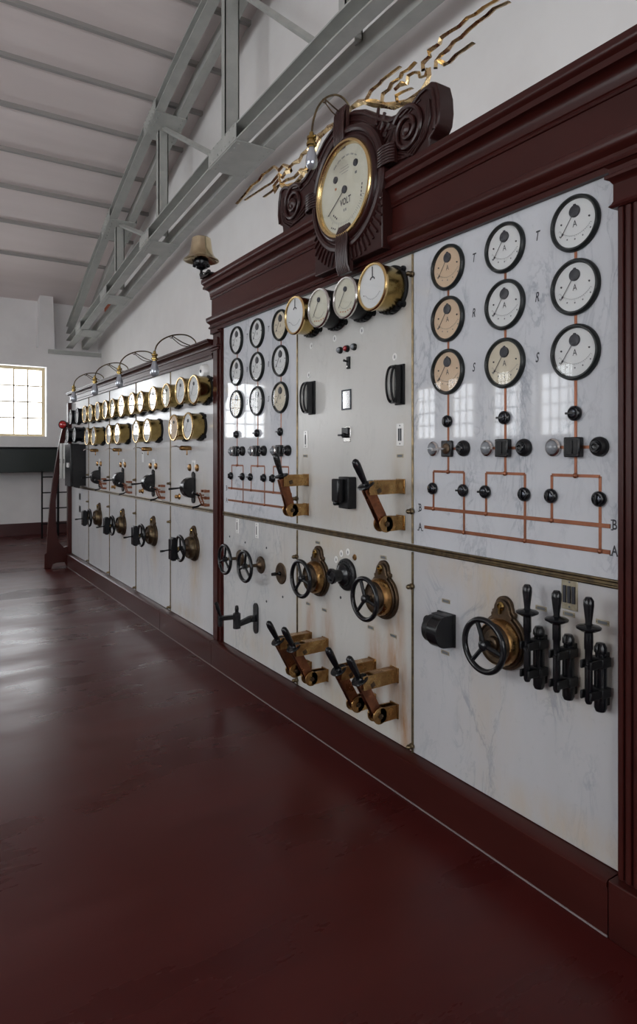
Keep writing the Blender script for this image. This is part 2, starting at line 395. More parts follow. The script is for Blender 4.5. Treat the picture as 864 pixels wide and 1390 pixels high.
def gusset(pts, s0, s1, lo, hi, z_extra):
    mb = MB(False)
    for xa, xb in ((.792, .80), (1.24, 1.248)):
        q = [(s0, interp(pts, s0) - lo), (s1, interp(pts, s1) - lo), (s1, interp(pts, s1) + hi), (s0, interp(pts, s0) + hi)]
        A = [mb.v((xa, s, z)) for s, z in q]; B = [mb.v((xb, s, z)) for s, z in q]
        mb.bm.faces.new(A); mb.bm.faces.new(B[::-1])
        for i in range(4): mb.bm.faces.new((A[i], A[(i + 1) % 4], B[(i + 1) % 4], B[i]))
    q = [(s0, interp(pts, s0)), (s1, interp(pts, s1))]
    mb.faces([(.80, s0, q[0][1] - .012), (1.24, s0, q[0][1] - .012), (1.24, s1, q[1][1] - .012), (.80, s1, q[1][1] - .012), (.80, s0, q[0][1]), (1.24, s0, q[0][1]), (1.24, s1, q[1][1]), (.80, s1, q[1][1])],
             [(0, 3, 2, 1), (4, 5, 6, 7), (0, 1, 5, 4), (1, 2, 6, 5), (2, 3, 7, 6), (3, 0, 4, 7)])
    for k in range(7):
        s = s0 + (s1 - s0) * (k + .5) / 7; z = interp(pts, s)
        for x in (.85, 1.19): mb.lathe([(.012, 0), (.009, .008), (0, .011)], (x, s, z - .012), (0, 0, -1), 8)
        for zz in (.03, hi - .02): mb.lathe([(.012, 0), (.009, .008), (0, .011)], (.792, s, z + zz), (-1, 0, 0), 8)
    tloc(mb).obj('gusset_plate', 'steelgrey', tr_, smooth=False)
gusset(botc, 6.7, 6.0, 0, .17, 0); gusset(topc, 9.0, 8.5, 0, .16, 0); gusset(botc, 9.2, 8.8, 0, .17, 0); gusset(botc, 11.4, 11.0, 0, .17, 0)
gusset(topc, 11.3, 10.8, 0, .16, 0); gusset(botc, 13.3, 12.9, 0, .17, 0)

# ---------------------------------------------------------------- far-wall things
t = thing('wall_cabinet', 'long black cabinet with a thin lid along the far wall under the window', 'cabinet', (-1.2, 13.9, 1.27))
mb = MB(False); mb.box(-1.9, 2.0, -.30, .27, 0, .46); mb.obj('body', 'greenblack', t, bevel=.01)
mb = MB(False); mb.box(-1.95, 2.05, -.34, .27, .462, .49); mb.obj('lid', 'black', t, bevel=.004)
mb = MB(False); 
for x in (-1.8, -.6, .6, 1.75): mb.box(x - .02, x + .02, -.2, -.16, -1.27, 0); mb.box(x - .02, x + .02, .2, .24, -1.27, 0)
mb.obj('support_frame', 'black', t)
t = thing('ladder', 'thin black metal ladder hanging below the black cabinet', 'ladder', (.44, 13.4, .22))
for x in (-.24, .24):
    mb = MB(False); mb.box(x - .014, x + .014, -.015, .015, -.22, 1.08); mb.obj('rail', 'black', t)
for z in (.06, .36, .66, .96):
    mb = MB(False); mb.cyl((-.24, 0, z), (.24, 0, z), .012); mb.obj('rung', 'black', t)
t = thing('wall_fixture', 'small rust red rounded fixture on the wall behind the truss end', 'wall fixture', (1.5, 13.1, 4.45))
mb = MB(False); mb.lathe([(0, -.16), (.05, -.15), (.09, -.08), (.10, 0), (.10, .12), (0, .13)], (-.1, 0, 0), (0, 0, 1)); mb.obj('shade', 'tan', t)
mb = MB(False); mb.box(-.1, .002, -.02, .02, .02, .08); mb.obj('mount', 'steelgrey', t)

# ---------------------------------------------------------------- marble panels
ZB, ZM = .194, 1.163        # bottom of marble, joint between upper and lower
TALL = [('C', 1.30, 2.365), ('B', 2.365, 3.437), ('A', 3.437, 4.530)]
FAR = [4.69, 5.685, 6.725, 7.755, 8.775, 9.80]
G_PANEL = 'marble panels of the switchboard'
mm = {
 'uC': marble('marble_upper_c', WH, VN, .02, (), .75, 0),
 'uA': marble('marble_upper_a', WH, VN, .02, (), .6, 3),
 'uB': marble('marble_upper_b', CR, (.42, .42, .40), .20, [(2.44, 1.50, .14, .35, .5, 0), (3.35, 1.4, .12, .3, .5, 0), (2.9, 1.3, .5, .15, .3, 0), (2.40, 2.3, .1, .5, .35, 0)], .35, 6),
 'lC': marble('marble_lower_c', (.50, .505, .52), VN, .17, [(1.86, 1.02, .22, .22, .75, 0), (1.5, .85, .25, .25, .5, 0), (1.9, .55, .2, .35, .35, 0), (2.05, 1.10, .3, .1, .55, 0), (1.5, .24, .6, .12, .6, 0), (1.42, .95, .18, .25, .4, 0)], .8, 9),
 'lB': marble('marble_lower_b', (.54, .535, .51), (.40, .40, .38), .22, [(2.50, .62, .10, .45, .9, 1), (2.66, .52, .10, .3, .8, 1), (3.1, .52, .09, .3, .8, 1), (3.29, .55, .08, .3, .7, 1), (2.43, .3, .08, .35, .9, 1), (2.9, .25, .5, .15, .55, 0), (3.1, 1.1, .4, .12, .5, 0), (2.6, .9, .3, .3, .4, 0), (3.40, .6, .06, .5, .6, 0)], .4, 12),
 'lA': marble('marble_lower_a', (.55, .555, .55), VN, .16, [(4.0, .3, .5, .15, .4, 0), (3.6, .9, .3, .3, .3, 0), (3.50, .4, .1, .3, .5, 0)], .5, 15),
 'uF': marble('marble_low_upper', (.58, .58, .58), (.40, .40, .42), .14, [(5.0, 1.3, .3, .25, .4, 0), (6.1, 1.3, .3, .25, .4, 0), (7.1, 1.3, .3, .3, .4, 0)], .4, 18),
 'lF': marble('marble_low_lower', (.55, .555, .565), (.36, .38, .42), .14, [(5.1, .60, .18, .40, .65, 0), (5.1, .8, .25, .22, .6, 0), (6.14, .68, .15, .3, .6, 0), (7.18, .68, .15, .3, .5, 0), (8.2, .7, .15, .3, .4, 0), (5.3, .25, .5, .1, .5, 0)], .6, 21),
}
ORD = ['nearest', 'second', 'third', 'fourth', 'farthest']
NM = {'C': 'right tall panel', 'B': 'middle tall panel', 'A': 'left tall panel'}
for i in range(5): NM[i] = '%s low panel' % ORD[i]
panels = {}
def slab(key, s0, s1, z0, z1, m_, label):
    mb = MB(); w = s1 - s0 - .006
    mb.box(-w / 2, w / 2, 0.003, z1 - z0, -.03, 0)
    o = mb.obj('marble_panel', m_, None, P((s0 + s1) / 2, z0), bevel=.0015, smooth=False)
    tag(o, label, 'marble panel', G_PANEL); panels[key] = o; return o
for k, s0, s1 in TALL:
    where = {'C': 'right', 'B': 'middle', 'A': 'left'}[k]
    look = {'C': 'grey-veined white marble slab carrying the widest ammeters and copper lines', 'B': 'yellowed marble slab behind the row of projecting gauges and mirror', 'A': 'upper white marble slab with nine ammeters, beside the mahogany post'}[k]
    slab('u' + k, s0, s1, ZM + .012, 2.556, mm['u' + k], look)
    look = {'C': 'lower marble slab with three tall black levers', 'B': 'rust-stained lower marble slab with handwheels and brass lever switches', 'A': 'lower marble slab with a black crank and two small handwheels'}[k]
    slab('l' + k, s0, s1, ZB, ZM - .012, mm['l' + k], look)
for i in range(5):
    slab('u%d' % i, FAR[i], FAR[i + 1], ZM + .012, 2.352, mm['uF'], 'upper marble slab with projecting gauges, ' + NM[i])
    slab('l%d' % i, FAR[i], FAR[i + 1], ZB, ZM - .012, mm['lF'], 'lower marble slab of the ' + NM[i])

# letters painted on the marble
def letter(panel, ch, s, z, size, shear=0., serif=False, bold=.0):
    o = panels[panel]; c = o.location
    mb = MB(); a, b = -(s - c.y), z - c.z
    mb.text(ch, size, (a, b, 0), shear, 0, .72 if serif else .62, .0008, bold)
    if serif:
        h = size * .34
        if ch == 'A':
            for x in (-.27, .27): mb.box(a + size * x - .006, a + size * x + .006, b - h - .001, b - h + .003, 0, .0008)
        else:
            for y in (-h, h): mb.box(a - size * .29, a - size * .1, b + y - .002, b + y + .002, 0, .0008)
    mb.obj('letter', 'ink', o, (0, 0, 0), smooth=False)
for off, pk in ((0, 'uC'), (2.16, 'uA')):
    for s in ((1.975, 1.648) if off == 0 else (1.972, 1.654)):
        for ch, z in (('T', 2.432), ('R', 2.20), ('S', 1.970)): letter(pk, ch, s + off, z, .052, .28, bold=.0008)
    letter(pk, 'B', 2.312 + off, 1.355, .05, 0, True, .0008); letter(pk, 'A', 2.312 + off, 1.266, .05, 0, True, .0008)
    if off == 0: letter(pk, 'B', 1.327, 1.363, .048, 0, True, .001); letter(pk, 'A', 1.327, 1.275, .048, 0, True, .001)

# ---------------------------------------------------------------- timber frame of the board
def fthing(name, label, cat, s_, z_=0., group=None):
    t = thing(name, label, cat, P(s_, z_), group); return t
def fl(mb, t):  # absolute board coordinates -> the thing's own
    bmesh.ops.translate(mb.bm, verts=mb.bm.verts[:], vec=(0, -t.location.y, -t.location.z)); return mb
def sweep(prof, s_right, s_left, back=-.12, mitre=True):
    mb = MB(); st = []
    for (n, z) in prof:
        e = max(n, 0) if mitre else 0
        st.append([mb.v((-s_right, z, n)), mb.v((-(s_left + e), z, n)), mb.v((-(s_left + e), z, back))])
    n = len(prof)
    for i in range(n - 1):
        for j in range(2):
            mb.bm.faces.new((st[i][j], st[i][j + 1], st[i + 1][j + 1], st[i + 1][j]))
    # back wall, lid and floor
    A = st[0]; Z = st[-1]
    b0, b1 = mb.v((-s_right, prof[0][1], back)), mb.v((-s_right, prof[-1][1], back))
    mb.bm.faces.new((A[0], A[1], A[2], b0)); mb.bm.faces.new((Z[0], Z[1], Z[2], b1)); mb.bm.faces.new((b0, A[2], Z[2], b1))
    mb.bm.faces.new([st[i][0] for i in range(n)] + [b1, b0])
    return mb
def arc(n0, z0, n1, z1, bulge, k=5):
    out = []
    for i in range(1, k):
        t_ = i / k; nn = n0 + (n1 - n0) * t_; zz = z0 + (z1 - z0) * t_; bu = math.sin(PI * t_) * bulge
        d = math.hypot(n1 - n0, z1 - z0); out.append((nn + bu * (z1 - z0) / d, zz - bu * (n1 - n0) / d))
    return out
prof = [(.012, 2.556), (.022, 2.556), (.022, 2.578), (.030, 2.580), (.034, 2.588), (.030, 2.596), (.024, 2.598), (.024, 2.612), (.034, 2.622)]
prof += arc(.034, 2.622, .048, 2.65, .004) + [(.048, 2.65), (.048, 2.664), (.042, 2.668), (.014, 2.68), (.014, 2.806), (.020, 2.808), (.024, 2.816), (.020, 2.824), (.024, 2.828), (.026, 2.85)]
prof += arc(.026, 2.85, .055, 2.888, -.008) + [(.055, 2.888), (.066, 2.89), (.066, 2.908), (.060, 2.911), (.060, 2.918), (.064, 2.922)]
prof += arc(.064, 2.922, .076, 2.95, .005) + [(.076, 2.952), (.076, 2.964)]
t = P(2.5, 2.556); o = sweep(prof, .35, 4.71); bmesh.ops.translate(o.bm, verts=o.bm.verts[:], vec=-t)
tag(o.obj('cornice', 'wood', None, t), 'tall moulded mahogany cornice running over the three tall panels', 'cornice')
prof2 = [(.010, 2.352), (.018, 2.352), (.018, 2.375), (.024, 2.378), (.024, 2.39), (.012, 2.396), (.012, 2.43), (.020, 2.434), (.022, 2.442)]
prof2 += arc(.022, 2.442, .048, 2.468, -.006) + [(.048, 2.468), (.054, 2.47), (.054, 2.48), (.060, 2.484), (.060, 2.498)]
t = P(7.3, 2.352); o = sweep(prof2, 4.70, 9.86); bmesh.ops.translate(o.bm, verts=o.bm.verts[:], vec=-t)
tag(o.obj('cornice', 'wood', None, t), 'lower mahogany cornice over the five low panels, carrying gooseneck lamps', 'cornice')
def plinth(s0, s1, label):
    mb = MB()
    pr = [(-.12, 0), (.062, 0), (.062, .02), (.062, .165), (.072, .172), (.072, .184), (.060, .192), (.0, .194), (-.12, .194)]
    mb.prism([(n, z) for n, z in pr], -s1, -s0, 'nb'); t = P((s0 + s1) / 2, 0); bmesh.ops.translate(mb.bm, verts=mb.bm.verts[:], vec=-t)
    o = tag(mb.obj('plinth', 'wood', None, t), label, 'plinth')
    mb = MB(); w = (s1 - s0) / 2; mb.tube([(-w, .003, .063), (w, .004, .064)], .0038, 8); mb.obj('highlight_strip', 'strip', o, label='thin edging strip with its highlight as grey colour')  # round edging, paler than the wood: its highlight is put into the colour
plinth(1.312, 4.62, 'dark red plinth under the three tall panels'); plinth(4.625, 5.80, 'short dark red plinth under the nearest low panel'); plinth(5.805, 9.80, 'long dark red plinth under the farther low panels')
fr_ = fthing('fluted_pilaster', 'fluted dark mahogany pilaster at the right end of the board', 'pilaster', .85)
# near fluted pilaster
mb = MB(); mb.box(-1.297, -.35, .19, 2.47, -.12, .030)
x = -1.290
while x < -.42:
    mb.prism([(x, .030), (x + .003, .0355), (x + .019, .0355), (x + .022, .030)], .25, 2.43, 'an') if False else mb.box(x, x + .019, .20, 2.42, .028, .040)
    x += .0275
fl(mb, fr_).obj('shaft', 'wood', fr_, bevel=.003)
mb = MB()
pc = [(-.12, 2.42), (.044, 2.42), (.052, 2.427), (.044, 2.436), (.040, 2.445), (.040, 2.50), (.048, 2.512), (.060, 2.518), (.060, 2.530), (.050, 2.535), (.050, 2.552), (.062, 2.560), (-.12, 2.560)]
st = [[mb.v((-(1.297 + max(0, n - .03)), z, n)), mb.v((-.35, z, n))] for n, z in pc]
for i in range(len(pc) - 1): mb.bm.faces.new((st[i][0], st[i][1], st[i + 1][1], st[i + 1][0]))
mb.bm.faces.new([q[0] for q in st]); mb.bm.faces.new([q[1] for q in st][::-1])
fl(mb, fr_).obj('capital', 'wood', fr_, bevel=.001)
mb = MB(); mb.box(-1.308, -.35, 0, .194, -.12, .066); fl(mb, fr_).obj('base', 'wood', fr_, bevel=.004)
# post between the tall and the low section
fr_ = fthing('mahogany_post', 'plain dark red post between the tall and the low panels', 'post', 4.61, .194)
mb = MB(); mb.box(-4.69, -4.545, .194, 2.556, -.12, .018); mb.box(-4.66, -4.58, .194, 2.50, .018, .030); mb.box(-4.546, -4.530, .194, 2.556, -.12, .006)
fl(mb, fr_).obj('shaft', 'wood', fr_, bevel=.004)
for z, n1 in ((2.40, .04), (2.42, .05), (2.53, .04)):
    mb = MB(); mb.box(-4.695, -4.55, z, z + .02, 0, n1); fl(mb, fr_).obj('moulding', 'wood', fr_, bevel=.004)
fr_ = fthing('end_bracket', 'dark red end post with a curved bracket foot at the far end', 'bracket', 9.85)
mb = MB(); mb.box(-9.90, -9.805, 0, 2.352, -.12, .05); fl(mb, fr_).obj('post', 'wood', fr_, bevel=.004)
# curved end bracket standing out into the room
mb = MB()
br = [(.35, 0), (.27, 0), (.25, .05), (.20, .07), (.09, .07), (.06, .0), (.045, .0), (.045, .30), (.10, .28), (.17, .36), (.205, .55), (.21, .95), (.17, 1.28), (.12, 1.55), (.09, 1.80), (.045, 1.90), (.045, 2.0), (.12, 1.98), (.16, 1.80), (.20, 1.55), (.25, 1.25), (.29, .9), (.325, .45), (.335, .22), (.36, .20), (.36, 0)]
mb.prism([(n, z) for n, z in br], -9.88, -9.83, 'nb'); fl(mb, fr_).obj('bracket_arm', 'wood', fr_, bevel=.004)

# ---------------------------------------------------------------- brass rails and rods on the joints
G_ROD = 'brass rods over the marble joints'
def rod(s, z0, z1, bolts, label):
    t = thing('cover_rod', label, 'rod', P(s, z0), G_ROD)
    mb = MB(); mb.box(-.007, .007, 0, z1 - z0, -.002, .004); mb.tube([(0, 0, .004), (0, z1 - z0, .004)], .0055, 8); mb.obj('rod', 'rod', t)
    for z in bolts:
        mb = MB(); mb.lathe([(.013, 0), (.015, .004), (.015, .012), (.010, .018), (.012, .024), (.011, .032), (.006, .038), (0, .04)], (0, z - z0, .002), seg=16); mb.obj('bolt', 'rod', t)
rod(2.365, ZM + .02, 2.55, (2.456, 1.335), 'upper brass rod between the middle and right tall panels')
rod(2.365, ZB, ZM - .02, (.98, .225), 'lower brass rod between the middle and right tall panels')
rod(3.437, ZM + .02, 2.55, (1.335,), 'upper brass rod between the left and middle tall panels')
rod(3.437, ZB, ZM - .02, (.98, .225), 'lower brass rod between the left and middle tall panels')
for i in range(1, 5):
    rod(FAR[i], ZM + .02, 2.35, (1.345,), 'upper thin rod between the %s and %s low panels' % (ORD[i - 1], ORD[i]))
    rod(FAR[i], ZB, ZM - .02, (1.0, .23), 'lower thin rod between the %s and %s low panels' % (ORD[i - 1], ORD[i]))
def rail(s0, s1, label):
    mb = MB(); w = (s1 - s0) / 2
    mb.box(-w, w, -.016, .016, -.004, .002)
    for b in (-.010, .010): mb.tube([(-w, b, .003), (w, b, .003)], .0055, 8)
    tag(mb.obj('cover_rail', 'rod', None, P((s0 + s1) / 2, ZM)), label, 'rail')
rail(1.30, 4.53, 'double brass bead dividing upper and lower slabs of the tall section')
rail(4.70, 9.80, 'double brass bead dividing upper and lower slabs of the low section')

# ---------------------------------------------------------------- instruments
def flush_meter(dial):
    t = empty('ammeter')
    mb = MB(); mb.lathe([(.100, 0), (.1015, .006), (.100, .015), (.095, .021), (.090, .021), (.0865, .016), (.0855, .006)], seg=56); mb.obj('bezel', 'ring', t)
    mb = MB(); mb.lathe([(0, .007), (.0865, .007)], seg=48); mb.obj('dial', dial, t, smooth=False)
    mb = MB()
    for k in range(21):                       # scale under the hub
        th = math.radians(-142 + 104 * k / 20); r0, r1 = .080, (.087 if k % 5 == 0 else .084)
        cx, cy = 0, .038; p0 = (cx + r0 * math.cos(th), cy + r0 * math.sin(th)); p1 = (cx + r1 * math.cos(th), cy + r1 * math.sin(th))
        w = .0005; tx, ty = -math.sin(th) * w, math.cos(th) * w
        mb.poly([(p0[0] - tx, p0[1] - ty, .0076), (p1[0] - tx, p1[1] - ty, .0076), (p1[0] + tx, p1[1] + ty, .0076), (p0[0] + tx, p0[1] + ty, .0076)])
    pts = [(0 + .080 * math.cos(math.radians(a)), .038 + .080 * math.sin(math.radians(a)), .0076) for a in range(-142, -37, 4)]
    mb.tube(pts, .0004, 4)
    for a in (-132, -110, -90, -70, -48):
        th = math.radians(a); mb.lathe([(0, 0), (.0032, 0)], (.094 * math.cos(th), .038 + .094 * math.sin(th), .0076), seg=8)
    mb.obj('scale_marks', 'inkgrey', t, smooth=False)
    mb = MB(); mb.text('A', .034, (0, -.002, .0074), 0, 0, .8); mb.obj('unit_letter', 'ink', t, smooth=False)
    mb = MB()
    for a in (-.057, .058): mb.lathe([(.0035, .007), (.003, .010), (0, .0105)], (a, .010, 0), seg=10)
    mb.obj('dial_screws', 'ink', t)
    mb = MB(); mb.lathe([(.0215, .007), (.0215, .0125), (.019, .014), (0, .014)], (0, .043, 0), seg=24); mb.box(-.010, .012, .030, .037, .007, .0142); mb.box(-.004, .004, .06, .068, .007, .013); mb.obj('hub', 'ink', t)
    mb = MB(); mb.tube([(-.004, .038, .0105), (-.058, -.038, .0105)], .0011, 5); mb.lathe([(.004, 0), (0, .012)], (-.049, -.026, .0105), (-.054, -.076, 0), 6); mb.obj('needle', 'ink', t)
    mb = MB(); mb.lathe([(.0866, .017), (.05, .0176), (0, .0178)], seg=40); mb.obj('glass_cover', 'glass', t)
    return t
COLN = ['left', 'centre', 'right']; ROWN = ['top', 'middle', 'bottom']
DL = {(0, 0): 'dialt', (0, 1): 'dialt', (0, 2): 'dialt', (1, 2): 'dialc'}
DLN = {'dialt': 'tan-faced', 'dialc': 'cream-faced', 'dialw': 'white-faced', 'dialc2': 'cream-faced'}
for off, pk in ((0, 'C'), (2.163, 'A')):
    for ci, s in enumerate((2.126, 1.802, 1.478)):
        for ri, z in enumerate((2.430, 2.202, 1.969)):
            d = DL.get((ci, ri), 'dialw') if pk == 'C' else ('dialc' if (ci, ri) in ((2, 0), (2, 2), (0, 2)) else 'dialw')
            place('fm' + d, lambda d=d: flush_meter(d), P(s + off, z), '%s black-rimmed ammeter, %s of the %s column, %s' % (DLN[d], ROWN[ri], COLN[ci], NM[pk]), 'ammeter', 'ammeters in black rims on the %s panel' % ('right' if pk == 'C' else 'left'))

# copper mimic lines, knobs, lamps and switches (same layout on the right and left tall panels)
def dome_knob(vertical):
    t = empty('rotary_switch')
    mb = MB(); mb.lathe([(.026, 0), (.0275, .006), (.027, .012), (.022, .018), (.018, .019), (.018, .010)], seg=28); mb.obj('rim', 'black', t)
    mb = MB(); mb.lathe([(.0185, .008), (.018, .016), (.013, .022), (0, .025)], seg=24); mb.obj('dome', 'gun', t)
    mb = MB()
    if vertical: mb.box(-.0045, .0045, -.017, .017, .012, .031)
    else: mb.box(-.024, .017, -.004, .004, .012, .030)
    mb.obj('turn_bar', 'black', t, bevel=.0015); return t
def pilot_lamp():
    t = empty('pilot_lamp')
    mb = MB(); mb.lathe([(.032, 0), (.034, .005), (.033, .011), (.027, .016), (.025, .012)], seg=30); mb.obj('bezel', 'silver', t)
    mb = MB(); mb.lathe([(.0265, .008), (.024, .018), (.016, .027), (.007, .031), (0, .032)], seg=28); mb.obj('lens', 'lens', t); return t
def square_switch(kind):
    t = empty('square_switch')
    mb = MB(); mb.box(-.033, .033, -.036, .036, 0, .026 if kind else .014)
    mb.obj('body', 'black', t, bevel=.004)
    if kind:
        mb = MB(); mb.prism([(-.024, -.028), (.024, -.028), (.024, .028), (-.024, .028)], .024, .028); mb.box(.002, .008, -.024, .024, .026, .033); mb.obj('cover_ridge', 'blackmatt', t, bevel=.002)
    else:
        mb = MB(); mb.lathe([(.024, .013), (.024, .016), (.018, .020), (0, .020)], seg=24); mb.obj('face', 'castbronze', t)
        mb = MB(); mb.tube([(0, 0, .018), (-.006, -.002, .05), (-.012, -.004, .085)], lambda q: .004 + .003 * q, 10); mb.obj('lever', 'silver', t)
    return t
def push_button():
    t = empty('push_button')
    mb = MB(); mb.lathe([(.033, 0), (.035, .008), (.033, .018), (.027, .026), (.022, .028), (.021, .022)], seg=32); mb.obj('collar', 'blackmatt', t)
    mb = MB(); mb.lathe([(.021, .020), (.020, .034), (.016, .040), (.010, .040), (.008, .036), (0, .035)], seg=28); mb.obj('cap', 'black', t); return t
def strip(mb, p, q, w=.0055, n1=.0035):
    (s0, z0), (s1, z1) = p, q
    if abs(s0 - s1) < 1e-4: mb.box(-s0 - w, -s0 + w, min(z0, z1), max(z0, z1), -.0005, n1)
    else: mb.box(-max(s0, s1), -min(s0, s1), z0 - w, z0 + w, -.0005, n1)
for off, pk in ((0, 'C'), (2.163, 'A')):
    nm = NM[pk]
    cols = [(2.126, 2.221, 2.030), (1.802, 1.904, 1.704), (1.478, 1.580, 1.381)]
    zF, zS, zBb, zAb = 1.527, 1.449, 1.358, 1.269
    for nmz, z, ch in (('upper', zBb, 'B'), ('lower', zAb, 'A')):
        mb = MB(); mb.box(-.47, .47, -.0075, .0075, -.0005, .005)
        o = tag(mb.obj('copper_bus_bar', 'copper', None, P(1.812 + off, z), bevel=.001), '%s copper bus bar marked %s on the %s' % (nmz, ch, nm), 'bus bar', 'copper bus bars')
    for ci, (sc_, sl, sr) in enumerate(cols):
        lo_l, lo_r = (zBb, zAb)
        o_s = sc_ + off
        t = thing('copper_line', 'copper line dropping from the %s ammeter column and forking, %s' % (COLN[ci], nm), 'copper line', P(o_s, zF), 'copper mimic lines')
        mb = MB()
        def S(p, q): strip(mb, (p[0] - sc_, p[1] - zF), (q[0] - sc_, q[1] - zF))
        S((sc_, zF), (sc_, 2.330)); S((sl, zF), (sr, zF)); S((sl, zF), (sl, lo_l)); S((sr, zF), (sr, lo_r)); S((sc_ + .09, 1.629), (sc_ - .1, 1.629))
        mb.obj('strip', 'copper', t, smooth=False)
        for (x, z) in ((sc_, zF), (sl, lo_l), (sr, lo_r)):
            mb = MB(); mb.lathe([(.009, .003), (.0095, .008), (.005, .012), (0, .013)], (-(x - sc_), z - zF, 0), seg=14); mb.obj('screw', 'copper', t)
        place('rs%d' % (ci == 0), lambda: dome_knob(ci == 0), P(sc_ + off, 1.750, .003), 'dark round rotary switch below the %s ammeter column, %s' % (COLN[ci], nm), 'rotary switch', 'round rotary switches')
        place('lamp', pilot_lamp, P(sc_ + off + .094, 1.629), 'grey domed pilot lamp left of the %s square switch, %s' % (COLN[ci], nm), 'pilot lamp', 'pilot lamps')
        kd = not (ci == 0 and pk == 'C')
        place('sq%d' % kd, lambda: square_switch(kd), P(sc_ + off, 1.629, .003), ('black square switch in the %s column, %s' if kd else 'square switch with a small chromed lever, %s column, %s') % (COLN[ci], nm), 'switch', 'square switches')
        place('pb', push_button, P(sc_ + off - .098, 1.630), 'round black push button right of the %s square switch, %s' % (COLN[ci], nm), 'push button', 'round push buttons')
        for side, x, vert in (('left', sl, ci != 1), ('right', sr, ci != 0)):
            place('rs%d' % vert, lambda vert=vert: dome_knob(vert), P(x + off, zS, .003), 'small oval rotary switch on the %s branch of the %s fork, %s' % (side, COLN[ci], nm), 'rotary switch', 'branch rotary switches')

# projecting drum gauges
def drum_gauge(R, L, case, bez, dial, style=0):
    t = empty('drum_gauge')
    mb = MB(); mb.lathe([(R * 1.02, 0), (R * 1.06, .004), (R * 1.06, .014), (R * .96, .018)], seg=48)
    for a in (45, 135, 225, 315):
        th = math.radians(a); c_ = (R * 1.06 * math.cos(th), R * 1.06 * math.sin(th))
        mb.cyl((c_[0], c_[1], 0), (c_[0], c_[1], .014), .016, seg=12); mb.lathe([(.007, .014), (.006, .022), (0, .023)], (c_[0], c_[1], 0), seg=8)
    for k in range(7):
        th = math.radians(228 + k * 14); mb.box(R * .97 * math.cos(th) - .008, R * .97 * math.cos(th) + .008, R * .97 * math.sin(th) - .012, R * .97 * math.sin(th) + .008, .010, .035)
    mb.obj('flange', 'blackmatt', t)
    mb = MB(); mb.lathe([(R * .94, .012), (R * .97, .022), (R * .97, L - .022), (R * .99, L - .016)], seg=56); mb.obj('case', case, t)
    mb = MB(); mb.lathe([(R * .97, L - .018), (R * 1.03, L - .014), (R * 1.04, L - .004), (R * .99, L + .003), (R * .93, L + .002), (R * .91, L - .006)], seg=56); mb.obj('bezel', bez, t)
    mb = MB(); mb.lathe([(0, L - .007), (R * .93, L - .007)], seg=48); mb.obj('dial', dial, t, smooth=False)
    h = L - .0064
    mb = MB(); cy = R * .42 if style == 0 else R * .1
    lo, hi = (-142, -38)
    rr = R * .82 if style == 0 else R * .62
    for k in range(17):
        th = math.radians(lo + (hi - lo) * k / 16); r1 = rr * (1.10 if k % 4 == 0 else 1.06); w = R * .006
        tx, ty = -math.sin(th) * w, math.cos(th) * w
        mb.poly([(rr * math.cos(th) - tx, cy + rr * math.sin(th) - ty, h), (r1 * math.cos(th) - tx, cy + r1 * math.sin(th) - ty, h), (r1 * math.cos(th) + tx, cy + r1 * math.sin(th) + ty, h), (rr * math.cos(th) + tx, cy + rr * math.sin(th) + ty, h)])
    mb.tube([(rr * math.cos(math.radians(a)), cy + rr * math.sin(math.radians(a)), h) for a in range(lo, hi + 1, 4)], R * .005, 4)
    mb.obj('scale_marks', 'inkgrey', t, smooth=False)
    mb = MB()
    if style == 1:   # pointer hanging from the top, as on a power-factor meter
        mb.box(-.0016, .0016, R * .38, R * .86, h, h + .003)
        mb.tube([(R * .16 * math.cos(math.radians(a)), R * .26 + R * .16 * math.sin(math.radians(a)), h + .001) for a in range(20, 161, 14)], R * .025, 5)
        mb.lathe([(.003, h), (0, h + .004)], (-R * .62, -R * .28, 0), seg=8)
    else:
        mb.lathe([(R * .13, h), (R * .13, h + .005), (0, h + .006)], (0, R * .42, 0), seg=20)
        mb.tube([(0, R * .40, h + .003), (-R * .56, -R * .42, h + .003)], R * .010, 5)
    mb.obj('needle', 'ink', t)
    if style == 2:
        mb = MB()
        for k in range(5): a = -R * .42 + k * R * .21; mb.box(a - R * .05, a + R * .05, -R * .72 - abs(k - 2) * -R * .03, -R * .66 - abs(k - 2) * -R * .03, h, h + .0005)
        mb.obj('red_figures', 'inkred', t, smooth=False)
    mb = MB(); mb.lathe([(R * .92, L - .002), (R * .5, L - .0014), (0, L - .0012)], seg=40); mb.obj('glass_cover', 'glass', t)
    return t
place('b1', lambda: drum_gauge(.108, .135, 'brass', 'polish', 'dialw', 1), P(3.250, 2.408), 'brass drum gauge at the left end of the row on the middle panel', 'gauge', 'projecting gauges under the clock')
place('b2', lambda: drum_gauge(.104, .135, 'blackmatt', 'silver', 'diali', 2), P(2.993, 2.402), 'black drum gauge with silver rim, second in the row under the clock', 'gauge', 'projecting gauges under the clock')
place('b2', lambda: 0, P(2.741, 2.406), 'black drum gauge with silver rim, third in the row under the clock', 'gauge', 'projecting gauges under the clock')
place('b4', lambda: drum_gauge(.112, .135, 'brass', 'polish', 'dialw', 1), P(2.512, 2.412), 'largest brass drum gauge at the right end of the row under the clock', 'gauge', 'projecting gauges under the clock')
tops = [(0, 4.83, .112), (0, 5.12, .110), (0, 5.46, .104), (1, 5.82, .110), (1, 6.19, .100), (1, 6.47, .108), (2, 6.84, .110), (2, 7.19, .100), (2, 7.49, .104), (3, 7.83, .108), (3, 8.18, .102), (3, 8.48, .104)]
PW = ['right', 'middle', 'left']; cnt = {}
